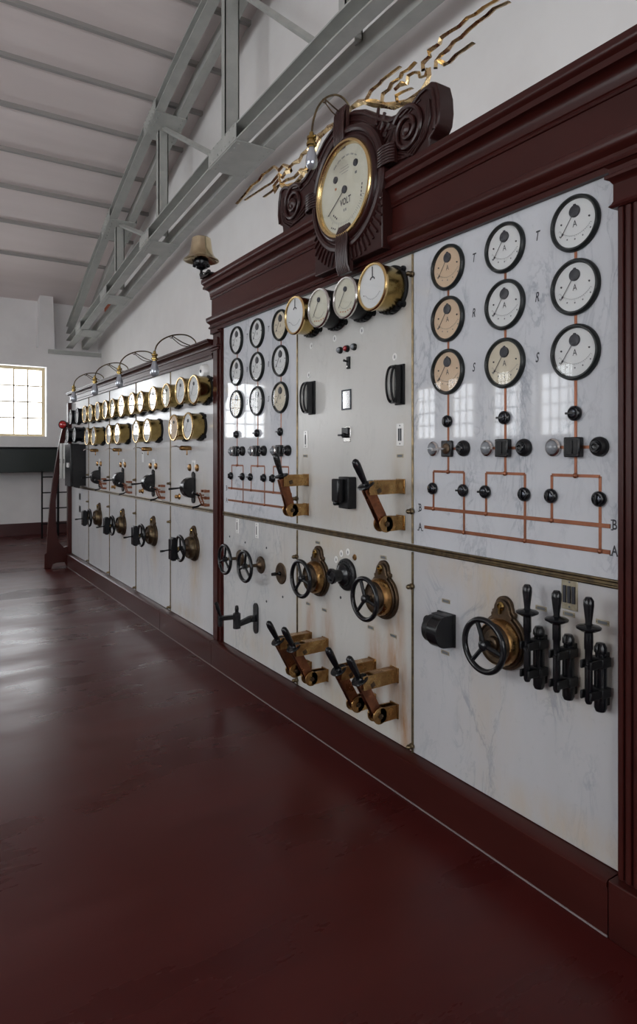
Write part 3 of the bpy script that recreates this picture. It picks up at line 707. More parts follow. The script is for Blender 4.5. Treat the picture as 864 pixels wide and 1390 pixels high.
for (i, s, R) in tops:
    k = cnt.get(i, 0); cnt[i] = k + 1
    z = 2.115 if not (i == 0 and k == 1) else 2.128
    place('f%.3f' % R, lambda R=R: drum_gauge(R, .125, 'brass', 'polish', 'dialw' if R > .105 else 'diali', 0), P(s, z), '%s of three brass drum gauges in the upper row, %s' % (PW[k], NM[i]), 'gauge', 'brass gauges on the low section')
for i, (sa, sb) in enumerate(((4.955, 5.28), (5.99, 6.33), (7.0, 7.34), (8.03, 8.36))):
    for k, s in enumerate((sa, sb)):
        R = .108
        place('g%d' % (k == 1 and i == 0), lambda R=R: drum_gauge(R, .125, 'brass', 'polish', 'dialw' if not (k == 1 and i == 0) else 'dialt', 0), P(s, 1.832), '%s of two brass drum gauges in the lower row, %s' % (('nearer', 'farther')[k], NM[i]), 'gauge', 'brass gauges on the low section')
for k, (s, z) in enumerate(((8.90, 2.12), (9.30, 2.12), (9.06, 1.88), (9.50, 1.88))):
    place('bk', lambda: drum_gauge(.098, .125, 'black', 'black', 'dialw', 0), P(s, z), 'black drum gauge, %s of the %s pair, farthest low panel' % (('nearer', 'farther')[k % 2], ('upper', 'lower')[k // 2]), 'gauge', 'black gauges at the far end')

# small pieces of the middle panel
def oval_tag():
    mb = MB(); mb.lathe([(.012, 0), (.0125, .003), (.011, .005), (0, .005)], seg=20)
    bmesh.ops.scale(mb.bm, vec=(1, 1.3, 1.6), verts=mb.bm.verts[:]); t = mb.obj('number_disc', 'porcelain')
    m2 = MB(); m2.tube([(.003 + .005 * math.cos(a), .007 * math.sin(a), .0055) for a in [x * PI / 4 - PI / 2 for x in range(5)]], .0012, 5); m2.box(-.001, .003, -.0075, .0075, .005, .0057)
    m2.obj('printed_mark', 'inkgrey', t); return t
for s, z, w in ((3.273, 2.245, 'below the leftmost brass drum gauge'), (3.028, 2.252, 'below the second drum gauge'), (2.771, 2.254, 'below the third drum gauge'), (2.50, 2.082, 'above the right edgewise meter'), (3.303, 2.077, 'above the left edgewise meter'),
                (3.013, 1.019, 'lowest left of the four around the black dial knob'), (2.962, 1.059, 'second of the four above the black dial knob'), (2.899, 1.075, 'topmost of the four above the black dial knob')):
    place('ot', oval_tag, P(s, z), 'small white porcelain number disc ' + w, 'number disc', 'porcelain number discs')
mb = MB(); mb.lathe([(.016, 0), (.017, .004), (.013, .008), (0, .009)], seg=20); tag(mb.obj('brass_plug', 'bronze', None, P(2.835, 1.055)), 'round bronze plug at the right of the porcelain discs above the black dial knob', 'plug')
def jewel(m_):
    t = empty('indicator_lamp'); mb = MB(); mb.lathe([(.018, 0), (.019, .01), (.016, .02), (.014, .018)], seg=20); mb.obj('socket', 'blackmatt', t)
    mb = MB(); mb.lathe([(.0145, .014), (.013, .026), (.007, .031), (0, .032)], seg=20); mb.obj('lens', m_, t); return t
for s, m_, w in ((2.965, 'lens', 'grey indicator lamp left of the red one'), (2.900, 'red', 'dark red indicator lamp between the two grey ones'), (2.834, 'lens', 'grey indicator lamp right of the red one')):
    place('jw' + m_, lambda m_=m_: jewel(m_), P(s, 2.178), w + ', middle panel', 'indicator lamp', 'indicator lamps on the middle panel')
t = thing('toggle_switch', 'small black toggle switch under the three indicator lamps', 'switch', P(2.889, 2.10))
mb = MB(); mb.box(-.013, .013, -.033, .033, 0, .012); mb.obj('plate', 'blackmatt', t, bevel=.002)
mb = MB(); mb.tube([(0, .005, .01), (-.005, .012, .035)], lambda q: .004 + .003 * q, 10); mb.obj('toggle', 'black', t)
mb = MB(); mb.lathe([(.006, .01), (.006, .016), (0, .017)], (0, -.02, 0), seg=12); mb.obj('screw', 'silver', t)
def edge_meter():
    t = empty('edgewise_meter')
    mb = MB(); mb.box(-.034, .034, -.098, .098, 0, .012); mb.obj('back_plate', 'blackmatt', t, bevel=.002)
    mb = MB(); mb.box(-.022, .022, -.092, .092, .010, .052); mb.obj('case', 'black', t, bevel=.003)
    A_ = [(-PI / 2) + PI * i / 20 for i in range(21)]
    oa = [(.048 + .032 * math.cos(a), .090 * math.sin(a)) for a in A_]; ia = [(.046 + .025 * math.cos(a), .080 * math.sin(a)) for a in A_[::-1]]
    mb = MB(); mb.prism(oa + ia, .014, .022, 'nb'); mb.prism(oa + ia, -.022, -.014, 'nb'); mb.box(-.021, .021, .080, .090, .045, .054); mb.box(-.021, .021, -.090, -.080, .045, .054); mb.obj('curved_rim', 'black', t)
    mb = MB(); mb.prism([(.046 + .027 * math.cos(a), .080 * math.sin(a)) for a in A_], -.016, .016, 'nb'); mb.obj('scale_drum', 'scaledrum', t)
    return t
place('em', edge_meter, P(3.262, 1.938), 'curved black edgewise meter at the left side of the middle panel', 'meter', 'edgewise meters')
place('em', edge_meter, P(2.455, 1.942), 'curved black edgewise meter at the right side of the middle panel', 'meter', 'edgewise meters')
t = thing('mirror', 'small square framed mirror at the centre of the middle panel', 'mirror', P(2.91, 1.902))
mb = MB()
for q in ((-.044, .044, .047, .055), (-.044, .044, -.055, -.047), (-.044, -.036, -.047, .047), (.036, .044, -.047, .047)): mb.box(*q, 0, .008)
mb.obj('frame', 'gun', t, bevel=.001)
mb = MB(); mb.box(-.036, .036, -.047, .047, 0, .005); mb.obj('glass', 'mirror', t, smooth=False)
t = thing('key_switch', 'black rotary key on a pale square plate below the mirror', 'switch', P(2.905, 1.714))
mb = MB(); mb.box(-.034, .034, -.042, .042, 0, .006); mb.obj('plate', 'silver', t, bevel=.002)
mb = MB(); mb.box(-.030, .028, .0, .036, .006, .02); mb.lathe([(.014, .006), (.013, .03), (0, .032)], (-.006, -.006, 0), seg=18); mb.box(-.032, .0, -.010, .0, .01, .045); mb.obj('key', 'black', t, bevel=.002)
t = thing('paper_notice', 'small white paper notice right of the mirror', 'notice', P(2.728, 1.768))
mb = MB(); mb.box(-.063, .063, -.050, .050, 0, .0012); mb.obj('sheet', 'paper', t, smooth=False)
mb = MB()
for k in range(7): mb.box(-.048, .030 + .018 * math.sin(k * 2.3), .034 - k * .011, .0352 - k * .011, .0012, .0014)
mb.obj('typed_lines', 'inkgrey', t, smooth=False)
def scale_plate(w, h, bars, black=False):
    t = empty('scale_plate')
    mb = MB(); mb.box(-w, w, -h, h, 0, .005); mb.obj('plate', 'porcelain' if not black else 'label', t, bevel=.002)
    mb = MB()
    for k in range(bars):
        a = (k - (bars - 1) / 2) * w * .55; mb.box(a - w * .17, a + w * .17, -h * .55, h * .55, .005, .010 if black else .007)
    mb.obj('slots', 'ink', t)
    mb = MB()
    for b in (-h * .8, h * .8): mb.lathe([(.004, .005), (.003, .007), (0, .0075)], (0, b, 0), seg=8)
    mb.obj('screws', 'inkgrey', t); return t
place('sp2', lambda: scale_plate(.027, .055, 2), P(2.457, 1.700), 'white plate with two black slots under the right edgewise meter', 'plate', 'white plates')
place('sp1', lambda: scale_plate(.023, .052, 1), P(3.337, 1.694), 'white plate with one slot under the left edgewise meter', 'plate', 'white plates')
place('sp1', lambda: 0, P(4.288, 1.089), 'left of two narrow white plates at the top of the crank panel', 'plate', 'white plates')
place('sp1', lambda: 0, P(3.979, 1.087), 'right of two narrow white plates at the top of the crank panel', 'plate', 'white plates')
place('sp3', lambda: scale_plate(.034, .056, 3, True), P(1.503, 1.097), 'pale plate with three black bars above the tall black levers', 'plate')
def name_plate(w=.026):
    t = empty('name_plate'); mb = MB(); mb.box(-w, w, -.009, .009, 0, .003); mb.obj('plate', 'label', t, bevel=.001)
    mb = MB(); mb.box(-w * .68, w * .68, -.005, .005, .003, .0036); mb.obj('inset', 'inkgrey', t)
    mb = MB()
    for a in (-w * .85, w * .85): mb.lathe([(.0025, .003), (0, .0045)], (a, 0, 0), seg=6)
    mb.obj('screws', 'rod', t); return t
for s, z, w in ((3.205, 1.092, 'above the left big handwheel of the middle panel'), (2.590, 1.087, 'above the right big handwheel of the middle panel'), (3.311, .715, 'below the left big handwheel, nearer the joint rod'), (3.134, .714, 'below the left big handwheel, to its right'), (2.694, .711, 'below the right big handwheel, to its left'), (2.511, .712, 'below the right big handwheel, nearer the rod'),
                (2.141, .952, 'above the black drum switch'), (2.146, .722, 'below the black drum switch'), (1.507, 1.025, 'under the three-bar plate above the levers'), (1.629, 1.022, 'between the first and second tall black levers'), (1.372, 1.024, 'right of the third tall black lever'), (2.459, 1.597, 'under the two-slot white plate'), (3.343, 1.596, 'under the one-slot white plate of the middle panel')):
    place('np', name_plate, P(s, z), 'tiny brass name plate ' + w, 'name plate', 'tiny brass name plates')
def dot():
    mb = MB(); mb.lathe([(.008, 0), (.008, .003), (.004, .006), (0, .006)], seg=12); return mb.obj('panel_screw', 'ink')
for s, z, w in ((2.969, .816, 'below the black dial knob'), (2.855, .817, 'below and right of the black dial knob'), (4.42, 1.0, 'at the top left of the crank panel'), (4.16, .985, 'between the two narrow white plates'), (3.84, .985, 'right of the small handwheels'), (3.84, .63, 'above the crank arm'), (3.62, .70, 'under the bronze disc knob')):
    place('dot', dot, P(s, z), 'small dark screw head ' + w, 'screw', 'dark screw heads')
t = thing('relay_box', 'stacked black relay box left of the middle panel\'s tilted brass lever', 'relay box', P(2.872, 1.400))
mb = MB(); mb.box(-.045, .052, -.085, .085, 0, .055); mb.box(-.085, -.045, -.05, .065, 0, .04); mb.obj('body', 'blackmatt', t, bevel=.006)
mb = MB(); mb.box(-.045, .02, -.05, .075, .055, .10); mb.box(-.055, -.03, -.07, -.045, .05, .085); mb.obj('cover', 'black', t, bevel=.008)

# brass knife switches
def knife_switch(tilt):
    t = empty('knife_switch'); hn = .110; T = math.radians(tilt); ct, st_ = math.cos(T), math.sin(T)
    def up(w, l): return (hn + st_ * l + ct * w, ct * l - st_ * w)   # (n, b): l along the blade, w across
    def quad(w0, w1, l0, l1): return [up(w0, l0), up(w1, l0), up(w1, l1), up(w0, l1)]
    mb = MB(); mb.box(-.032, .032, -.036, .036, 0, .008)
    for a in (-.026, .018):
        mb.prism([(.006, -.032), (hn, -.036), (hn, .036), (.006, .032)], a, a + .008, 'nb'); mb.cyl((a, 0, hn), (a + .008, 0, hn), .040, seg=28)
    mb.obj('hinge_bracket', 'bronze', t, bevel=.001)
    mb = MB(); mb.cyl((-.034, 0, hn), (.034, 0, hn), .012, seg=14); mb.cyl((-.038, 0, hn), (.038, 0, hn), .006, seg=6); mb.obj('hinge_pin', 'castbronze', t)
    L_ = .195; bz = .175
    jn = hn + math.tan(T) * bz
    mb = MB(); mb.box(-.032, .032, bz - .036, bz + .036, 0, .008)
    for a in (-.028, .021): mb.prism([(.006, bz - .032), (jn + .004, bz - .036), (jn + .004, bz + .030), (.006, bz + .032)], a, a + .007, 'nb')
    mb.box(-.026, .026, bz + .026, bz + .033, .01, jn - .06)
    mb.obj('contact_bracket', 'bronze', t, bevel=.001)
    mb = MB()
    for a in (-.0165, .0075): mb.prism(quad(-.026, .026, -.01, L_), a, a + .009, 'nb')
    mb.prism(quad(-.012, .012, .02, .15), -.009, .009, 'nb')
    mb.prism(quad(.012, .026, .10, .15), -.016, .016, 'nb')
    mb.obj('blade', 'blade', t, bevel=.0015)
    mb = MB()
    mb.prism(quad(-.048, -.024, .150, .172), -.030, .030, 'nb'); mb.prism(quad(-.060, -.012, .168, .176), -.026, .026, 'nb')
    mb.obj('spring_clip', 'castbronze', t, bevel=.001)
    ax = Vector((0, ct, st_)); o = Vector((0, ct * L_, hn + st_ * L_))
    mb = MB(); mb.lathe([(0, 0), (.018, 0), (.020, .004), (.040, .012), (.043, .017), (.040, .021), (.018, .024), (.015, .03)], o, ax, 28); mb.obj('guard', 'black', t)
    mb = MB(); mb.lathe([(.013, .018), (.014, .04), (.0175, .09), (.019, .125), (.016, .145), (.008, .154), (0, .156)], o, ax, 24); mb.obj('handle', 'black', t)
    return t
for s, z, tl, w in ((2.452, 1.275, 29, 'upper right of the middle panel, standing alone'), (3.335, 1.278, 17, 'straddling the joint of left and middle tall panels'),
                    (3.300, .345, 29, 'leftmost of the four in the bottom row'), (3.122, .350, 29, 'second from left of the four in the bottom row'), (2.680, .348, 29, 'third from left of the four in the bottom row'), (2.500, .352, 29, 'rightmost of the four in the bottom row')):
    place('ks%d' % tl, lambda tl=tl: knife_switch(tl), P(s, z), 'bronze knife switch with black handle, ' + w, 'knife switch', 'big bronze knife switches')

# rheostat with handwheel
def rheostat(far=False):
    t = empty('rheostat'); R = .112
    out = []
    for i in range(41):      # round body with a shouldered ear on top
        a = math.radians(118 + 304 * i / 40); out.append((R * math.cos(a), R * math.sin(a)))
    out += [(.058, .104), (.060, .118), (.047, .124), (.045, .135)] + [(.042 * math.cos(a), .140 + .040 * math.sin(a)) for a in [PI * i / 12 for i in range(13)]] + [(-.045, .135), (-.047, .124), (-.060, .118), (-.058, .104)]
    mb = MB(); mb.prism(out, 0, .018); sm = [(x * .9, y * .93) for x, y in out]; mb.prism(sm, .018, .030); mb.obj('housing', 'castbronze', t, bevel=.003)
    mb = MB(); mb.lathe([(.092, .028), (.092, .050), (.086, .064), (.080, .070)], seg=48); mb.obj('brass_drum', 'rod' if far else 'bronze', t)
    mb = MB(); mb.lathe([(.081, .068), (.076, .060), (.060, .058), (.055, .066), (.030, .070), (.026, .085), (.014, .09), (.012, .13), (0, .13)], seg=40)
    for k in range(6): mb.box(-.003 + .045 * math.cos(k), .003 + .045 * math.cos(k), .045 * math.sin(k) - .003, .045 * math.sin(k) + .003, .056, .068)
    mb.obj('face', 'castbronze', t)
    mb = MB(); mb.lathe([(.018, .026), (.018, .034), (.012, .040), (.012, .034), (0, .034)], (0, .142, 0), seg=20); mb.box(-.004, .004, .112, .138, .03, .042); mb.obj('pointer_ring', 'brass', t)
    w = empty('handwheel'); w.parent = t
    bpy.data.objects.remove(w)
    mb = MB(); n0 = .128; mb.torus((0, 0, n0), .100, .0120, seg=48)
    for k in range(3):
        a = math.radians(90 + 120 * k + (20 if not far else 0)); mb.tube([(.012 * math.cos(a), .012 * math.sin(a), n0 - .004), (.097 * math.cos(a), .097 * math.sin(a), n0)], .0090, 8)
    mb.lathe([(.020, n0 - .02), (.020, n0 + .008), (.012, n0 + .014), (0, n0 + .015)], seg=20); mb.obj('handwheel', 'black', t)
    if far:
        mb = MB(); mb.box(-.035, .035, -.085, .085, .16, .215); mb.box(-.028, .028, -.095, .095, .17, .20); mb.obj('contact_box', 'black', t, bevel=.004)
        mb = MB(); mb.cyl((0, 0, .13), (0, 0, .165), .014); mb.obj('spindle', 'brass', t)
        mb = MB(); mb.tube([(0, -.005, .21), (0, -.01, .27)], .006, 8); mb.lathe([(.006, 0), (.009, .02), (.008, .04), (0, .042)], (0, -.01, .255), (0, -.05, 1), 12); mb.obj('lever', 'black', t)
    return t
place('rh', rheostat, P(3.186, .897), 'rheostat with black handwheel, left one on the middle panel', 'rheostat', 'large handwheel rheostats')
place('rh', rheostat, P(2.578, .895), 'rheostat with black handwheel, right one on the middle panel', 'rheostat', 'large handwheel rheostats')
place('rh', rheostat, P(1.800, .858), 'rheostat with black handwheel beside the three tall black levers', 'rheostat', 'large handwheel rheostats')
for i, s in enumerate((5.11, 6.145, 7.18, 8.205)):
    place('rhf', lambda: rheostat(True), P(s, .838), 'bronze handwheel rheostat with black contact box, ' + NM[i], 'rheostat', 'rheostats on the low panels')
# black dial knob
t = thing('dial_knob', 'large black stepped dial knob between the two big handwheels', 'dial knob', P(2.905, .953))
mb = MB(); mb.lathe([(.084, 0), (.088, .006), (.086, .016), (.078, .022), (.060, .024)], seg=48)
for k in range(24):
    a = 2 * PI * k / 24; mb.lathe([(.0055, .018), (.005, .026), (0, .027)], (.072 * math.cos(a), .072 * math.sin(a), 0), seg=8)
mb.obj('flange', 'blackmatt', t)
mb = MB(); mb.lathe([(.062, .020), (.058, .040), (.044, .050), (.034, .055), (.032, .085), (.040, .092), (.042, .108), (.036, .114), (.026, .112), (.022, .104), (0, .102)], seg=40); mb.obj('knob', 'black', t)
# small handwheels and disc of the left panel
def small_wheel():
    t = empty('handwheel')
    mb = MB(); mb.lathe([(.056, 0), (.058, .008), (.054, .014), (.030, .018), (.018, .030), (.011, .034), (.011, .13), (0, .13)], seg=36); mb.obj('base', 'castbronze', t)
    mb = MB(); n0 = .125; mb.torus((0, 0, n0), .098, .0115, seg=44)
    for k in range(3): a = math.radians(80 + 120 * k); mb.tube([(0, 0, n0), (.095 * math.cos(a), .095 * math.sin(a), n0)], .0080, 8)
    mb.lathe([(.018, n0 - .015), (.018, n0 + .012), (0, n0 + .015)], seg=18); mb.obj('wheel', 'black', t); return t
place('sw', small_wheel, P(4.235, .866), 'small black handwheel on the left panel, the left of two', 'handwheel', 'small handwheels')
place('sw', small_wheel, P(3.915, .862), 'small black handwheel on the left panel, the right of two', 'handwheel', 'small handwheels')
t = thing('disc_knob', 'flat bronze disc with a black pin knob right of the small handwheels', 'disc knob', P(3.640, .846))
mb = MB(); mb.lathe([(.068, 0), (.069, .005), (.064, .009), (0, .010)], seg=40)
for k in range(8): a = 2 * PI * k / 8; mb.lathe([(.003, .009), (0, .012)], (.055 * math.cos(a), .055 * math.sin(a), 0), seg=6)
mb.obj('disc', 'castbronze', t)
mb = MB(); mb.lathe([(.014, .009), (.012, .02), (.007, .024), (.007, .04), (.012, .046), (.010, .07), (0, .072)], seg=18); mb.obj('pin', 'black', t)
# crank
t = thing('crank', 'black two-jointed crank standing out from the left panel', 'crank', P(3.985, .49))
mb = MB(); mb.prism([(  .032 * math.cos(a) , .070 +   .032 * math.sin(a)) for a in [PI * i / 8 for i in range(9)]] + [(  .032 * math.cos(a), -.075 +   .032 * math.sin(a)) for a in [PI + PI * i / 8 for i in range(9)]], 0, .014); mb.obj('base_plate', 'black', t, bevel=.002)
mb = MB(); mb.box(-.017, .017, -.022, .020, .012, .05); mb.prism([(.05, -.022), (.145, -.042), (.145, -.012), (.05, .020)], -.017, .017, 'nb'); mb.obj('inner_arm', 'black', t, bevel=.004)
mb = MB(); mb.cyl((0, -.05, .15), (0, .05, .15), .026); mb.lathe([(.020, .05), (.012, .06), (.014, .08), (.011, .10), (0, .105)], (0, 0, .15), (0, 1, 0), 18); mb.obj('joint', 'black', t)
mb = MB(); mb.prism([(.15, .012), (.265, .018), (.265, .046), (.15, .042)], -.016, .016, 'nb'); mb.cyl((0, -.02, .27), (0, .05, .27), .016); mb.obj('outer_arm', 'black', t, bevel=.003)
mb = MB(); mb.lathe([(.009, 0), (.011, .03), (.013, .06), (.012, .10), (0, .106)], (0, .045, .27), (0, 1, .32), 18); mb.obj('handle', 'black', t)
# drum switch on the right panel
t = thing('drum_switch', 'black ribbed drum switch at the left of the lower right panel', 'drum switch', P(2.135, .832))
mb = MB(); mb.box(-.055, .055, -.072, .072, 0, .012); mb.obj('base_plate', 'blackmatt', t, bevel=.002)
half = [(.012, -.072)] + [(.058 + .062 * math.cos(a), .068 * math.sin(a)) for a in [(-PI / 2) + PI * i / 16 for i in range(17)]] + [(.012, .072)]
mb = MB(); mb.prism(half, -.010, .052, 'nb'); mb.obj('cover', 'black', t, bevel=.003)
h2 = [(.012, -.060)] + [(.050 + .058 * math.cos(a), .060 * math.sin(a)) for a in [(-PI / 2) + PI * i / 16 for i in range(17)]] + [(.012, .060)]
mb = MB(); mb.prism(h2, -.052, -.010, 'nb'); mb.cyl((-.075, .03, .055), (-.052, .03, .055), .022); mb.box(-.04, .05, .066, .070, .02, .06); mb.obj('drum', 'gun' if False else 'blackmatt', t, bevel=.003)
mb = MB(); mb.cyl((-.075, 0, .055), (-.05, 0, .055), .016); mb.obj('spindle', 'gun', t)
# tall black levers
def tall_lever():
    t = empty('lever_switch')
    mb = MB()
    mb.lathe([(0, -.118), (.016, -.117), (.021, -.105), (.021, -.062), (.017, -.058), (.017, -.040), (.021, -.036), (.021, .060), (.017, .064), (.017, .080), (.021, .084), (.021, .100), (.014, .114), (0, .117)], (0, 0, .036), (0, 1, 0), 24)
    mb.box(-.012, .012, -.10, -.07, 0, .03); mb.box(-.012, .012, .05, .08, 0, .03); mb.obj('contact_column', 'black', t)
    for b in (-.050, .052):
        mb = MB(); mb.box(-.027, .027, b - .016, b + .016, .014, .062)
        for a in (-.022, .014): mb.box(a, a + .008, b - .014, b + .014, .055, .118)
        mb.obj('clamp', 'castbronze' if False else 'blackmatt', t, bevel=.003)
    mb = MB(); mb.lathe([(0, -.080), (.009, -.079), (.013, -.07), (.013, .040), (.0155, .042), (.0155, .050), (.012, .052), (.012, .10), (.0145, .105), (.0145, .165)], (0, 0, .100), (0, 1, 0), 24); mb.obj('rod', 'black', t)
    mb = MB(); mb.lathe([(.012, .158), (.022, .162), (.040, .172), (.041, .177), (.036, .181), (.014, .186)], (0, 0, .100), (0, 1, 0), 32); mb.obj('guard', 'black', t)
    mb = MB(); mb.lathe([(.012, .182), (.011, .195), (.014, .22), (.0175, .25), (.017, .266), (.010, .277), (0, .279)], (0, 0, .100), (0, 1, 0), 24); mb.obj('handle', 'black', t)
    return t
for s, w in ((1.612, 'left'), (1.484, 'middle'), (1.357, 'right')):
    place('tl', tall_lever, P(s, .848), 'tall black upright lever switch, %s of the three on the right panel' % w, 'lever switch', 'three tall black levers')

# small fittings repeated on the low panels
def terminal_clip():
    t = empty('terminal_clip')
    mb = MB(); mb.box(-.012, .012, -.012, .012, 0, .05); mb.lathe([(.016, -.05), (.020, -.03), (.020, .03), (.013, .045), (0, .05)], (0, .005, .055), (0, 0, 1), 18); mb.cyl((-.02, -.045, .03), (-.02, .0, .03), .005); mb.lathe([(.010, 0), (0, .012)], (-.02, -.045, .03), (0, -1, 0), 12); mb.obj('clip', 'bronze', t)
    mb = MB(); mb.tube([(0, .01, .10), (.0, .02, .13), (0, .015, .17), (0, .0, .175)], .005, 8); mb.obj('hook', 'silver', t); return t
def key_pair():
    t = empty('key_scale')
    mb = MB(); mb.box(-.034, .034, -.062, .062, 0, .006); mb.obj('scale', 'porcelain', t, bevel=.002)
    mb = MB(); mb.box(-.003, .003, -.045, .045, .006, .008); mb.obj('slot', 'inkgrey', t)
    for a in (-.082, .082):
        mb = MB(); mb.lathe([(.030, 0), (.032, .006), (.026, .016), (.012, .020), (0, .021)], (a, 0, 0), seg=24); mb.obj('brass_knob', 'bronze', t)
    return t
def dome_controller():
    t = empty('dome_controller')
    mb = MB(); mb.box(-.03, .03, -.115, .115, 0, .012); mb.cyl((0, .10, 0), (0, .10, .016), .032); mb.cyl((0, -.10, 0), (0, -.10, .016), .032); mb.obj('base_plate', 'black', t, bevel=.002)
    mb = MB(); mb.prism([(.012, -.085)] + [(.03 + .085 * math.cos(a), .085 * math.sin(a)) for a in [(-PI / 2) + PI * i / 20 for i in range(21)]] + [(.012, .085)], -.042, .042, 'nb'); mb.obj('housing', 'black', t, bevel=.006)
    mb = MB(); mb.tube([(0, 0, .11), (0, -.004, .16), (0, -.008, .22)], lambda q: .006 + .004 * q, 10); mb.obj('lever', 'black', t); return t
def knife_pair():
    t = empty('small_knife_switch')
    for a in (-.03, .03):
        mb = MB()
        for b in (-.055, .0, .055): mb.box(a - .010, a + .010, b - .010, b + .010, 0, .045)
        mb.prism([(.035, -.06), (.045, -.06), (.085, .04), (.075, .045)], a - .004, a + .004, 'nb'); mb.cyl((a - .014, .0, .04), (a + .014, .0, .04), .008)
        mb.obj('contacts', 'copper', t)
    mb = MB(); mb.box(-.045, .045, .02, .03, .05, .06); mb.box(-.045, .045, -.03, -.022, .05, .058); mb.obj('crossbar', 'copper', t)
    for (b, e) in ((.015, .045), (-.05, -.075)):
        mb = MB(); mb.tube([(-.01, b, .05), (-.01, e * .2 + b, .08), (-.01, b + (e - b) * 1.0, .125)], lambda q: .005 + .005 * q, 10); mb.obj('handle', 'black', t)
    return t
def brass_button():
    mb = MB(); mb.lathe([(.026, 0), (.028, .006), (.020, .012), (.014, .024), (.018, .034), (.014, .044), (0, .047)], seg=22); return mb.obj('brass_button', 'bronze')
for i in range(4):
    s0 = FAR[0] + 1.034 * i
    place('tc', terminal_clip, P(s0 + .50, 1.655), 'small bronze terminal clip under the lower gauges, ' + NM[i], 'terminal clip', 'terminal clips')
    place('kp', key_pair, P(s0 + .44, 1.497), 'white scale between two bronze knobs, ' + NM[i], 'scale', 'white scales between knobs')
    place('kn', knife_pair, P(s0 + .145, 1.262), 'small copper knife switch with two black handles, ' + NM[i], 'knife switch', 'small knife switches')
    if i < 3: place('dc', dome_controller, P(s0 + .43, 1.333), 'black half-round controller with a lever, ' + NM[i], 'controller', 'half-round controllers')
    if i < 3: place('bb', brass_button, P(s0 + .77, 1.24), 'small round bronze button, ' + NM[i], 'button', 'bronze buttons')
place('dcl', lambda: (lambda t: t)(dome_controller()), P(8.20, 1.333), 'black half-round controller on the fourth low panel beside the black meter boxes', 'controller', 'half-round controllers')
mb = MB(); mb.lathe([(.052, 0), (.054, .006), (.050, .012), (0, .014)], seg=28); o = tag(mb.obj('hanging_tag', 'paper', None, P(4.80, 2.20, .128 + .0)), 'x', 'tag'); bpy.data.objects.remove(o)
t = thing('white_wall_socket', 'white porcelain socket above the nearest brass gauge of the low section', 'socket', P(4.86, 2.265))
mb = MB(); mb.lathe([(.060, 0), (.062, .02), (.050, .045), (.02, .05), (0, .05)], seg=32); mb.obj('base', 'porcelain', t)
mb = MB(); mb.lathe([(.014, .048), (.012, .056), (0, .057)], seg=14); mb.obj('terminal', 'gun', t)
t = thing('card_tag', 'small white card hanging under the second low panel gauges', 'card', P(6.50, 1.585))
mb = MB(); mb.box(-.030, .030, -.055, .045, 0, .002); mb.obj('card', 'paper', t); mb = MB(); mb.cyl((0, .035, 0), (0, .035, .008), .005, seg=8); mb.obj('pin', 'ink', t)
for z, w in ((1.035, 'upper'), (.865, 'lower')):
    t = thing('slot_plate', 'small black slotted plate, %s of two on the farthest low panel' % w, 'plate', P(9.28, z), 'small black slotted plates')
    mb = MB(); mb.box(-.045, .045, -.045, .045, 0, .008); mb.obj('plate', 'black', t, bevel=.003); mb = MB(); mb.box(-.006, .006, -.03, .03, .008, .012); mb.obj('slot', 'gun', t)
# black meter boxes at the far end
def meter_box(w, h, d, edge):
    t = empty('meter_box')
    mb = MB(); mb.box(-w, w, -h, h, 0, d); mb.obj('body', 'blackmatt', t, bevel=.006)
    mb = MB(); mb.box(-w - .006, w + .006, -h - .006, h + .006, d, d + .03); mb.obj('front_cover', 'steelgrey' if edge else 'black', t, bevel=.004)
    mb = MB(); mb.tube([(-w * .8, .05, d * .5), (-w - .03, .03, d * .5), (-w - .03, -.03, d * .5), (-w * .8, -.05, d * .5)], .006, 8) if False else mb.box(-.012, .012, -.03, .03, d + .03, d + .045); mb.obj('catch', 'silver', t)
    if not edge:
        mb = MB()
        for k in range(5): mb.cyl((-w * .8 + k * w * .4, -h - .03, d * .5), (-w * .8 + k * w * .4, -h, d * .5), .012, seg=10)
        mb.obj('cable_glands', 'black', t)
    return t
r = meter_box(.17, .275, .17, False); r.location = P(9.10, 1.47); tag(r, 'largest black meter box on the farthest low panel', 'meter box')
r = meter_box(.08, .24, .15, True); r.location = P(9.40, 1.52); tag(r, 'black box with grey front edge, nearer of two at the far end', 'meter box', 'grey-edged boxes at the far end')
c_ = copy_tree(r); c_.location = P(9.66, 1.52); tag(c_, 'black box with grey front edge, farther of two at the far end', 'meter box', 'grey-edged boxes at the far end')
t = thing('signal_lamp', 'round red signal lamp at the far end of the board', 'signal lamp', P(9.86, 2.04, .05))
mb = MB(); mb.box(-.012, .012, -.012, .012, 0, .05); mb.obj('arm', 'black', t)
mb = MB(); mb.lathe([(0, -.07), (.045, -.065), (.058, -.04), (.060, .0), (.060, .012), (.052, .014)], (0, 0, .06), (.9, 0, .43), 28); mb.obj('housing', 'black', t)
mb = MB(); mb.lathe([(.053, .006), (.044, .022), (.02, .030), (0, .032)], (0, 0, .06), (.9, 0, .43), 28); mb.obj('lens', 'redlamp', t)

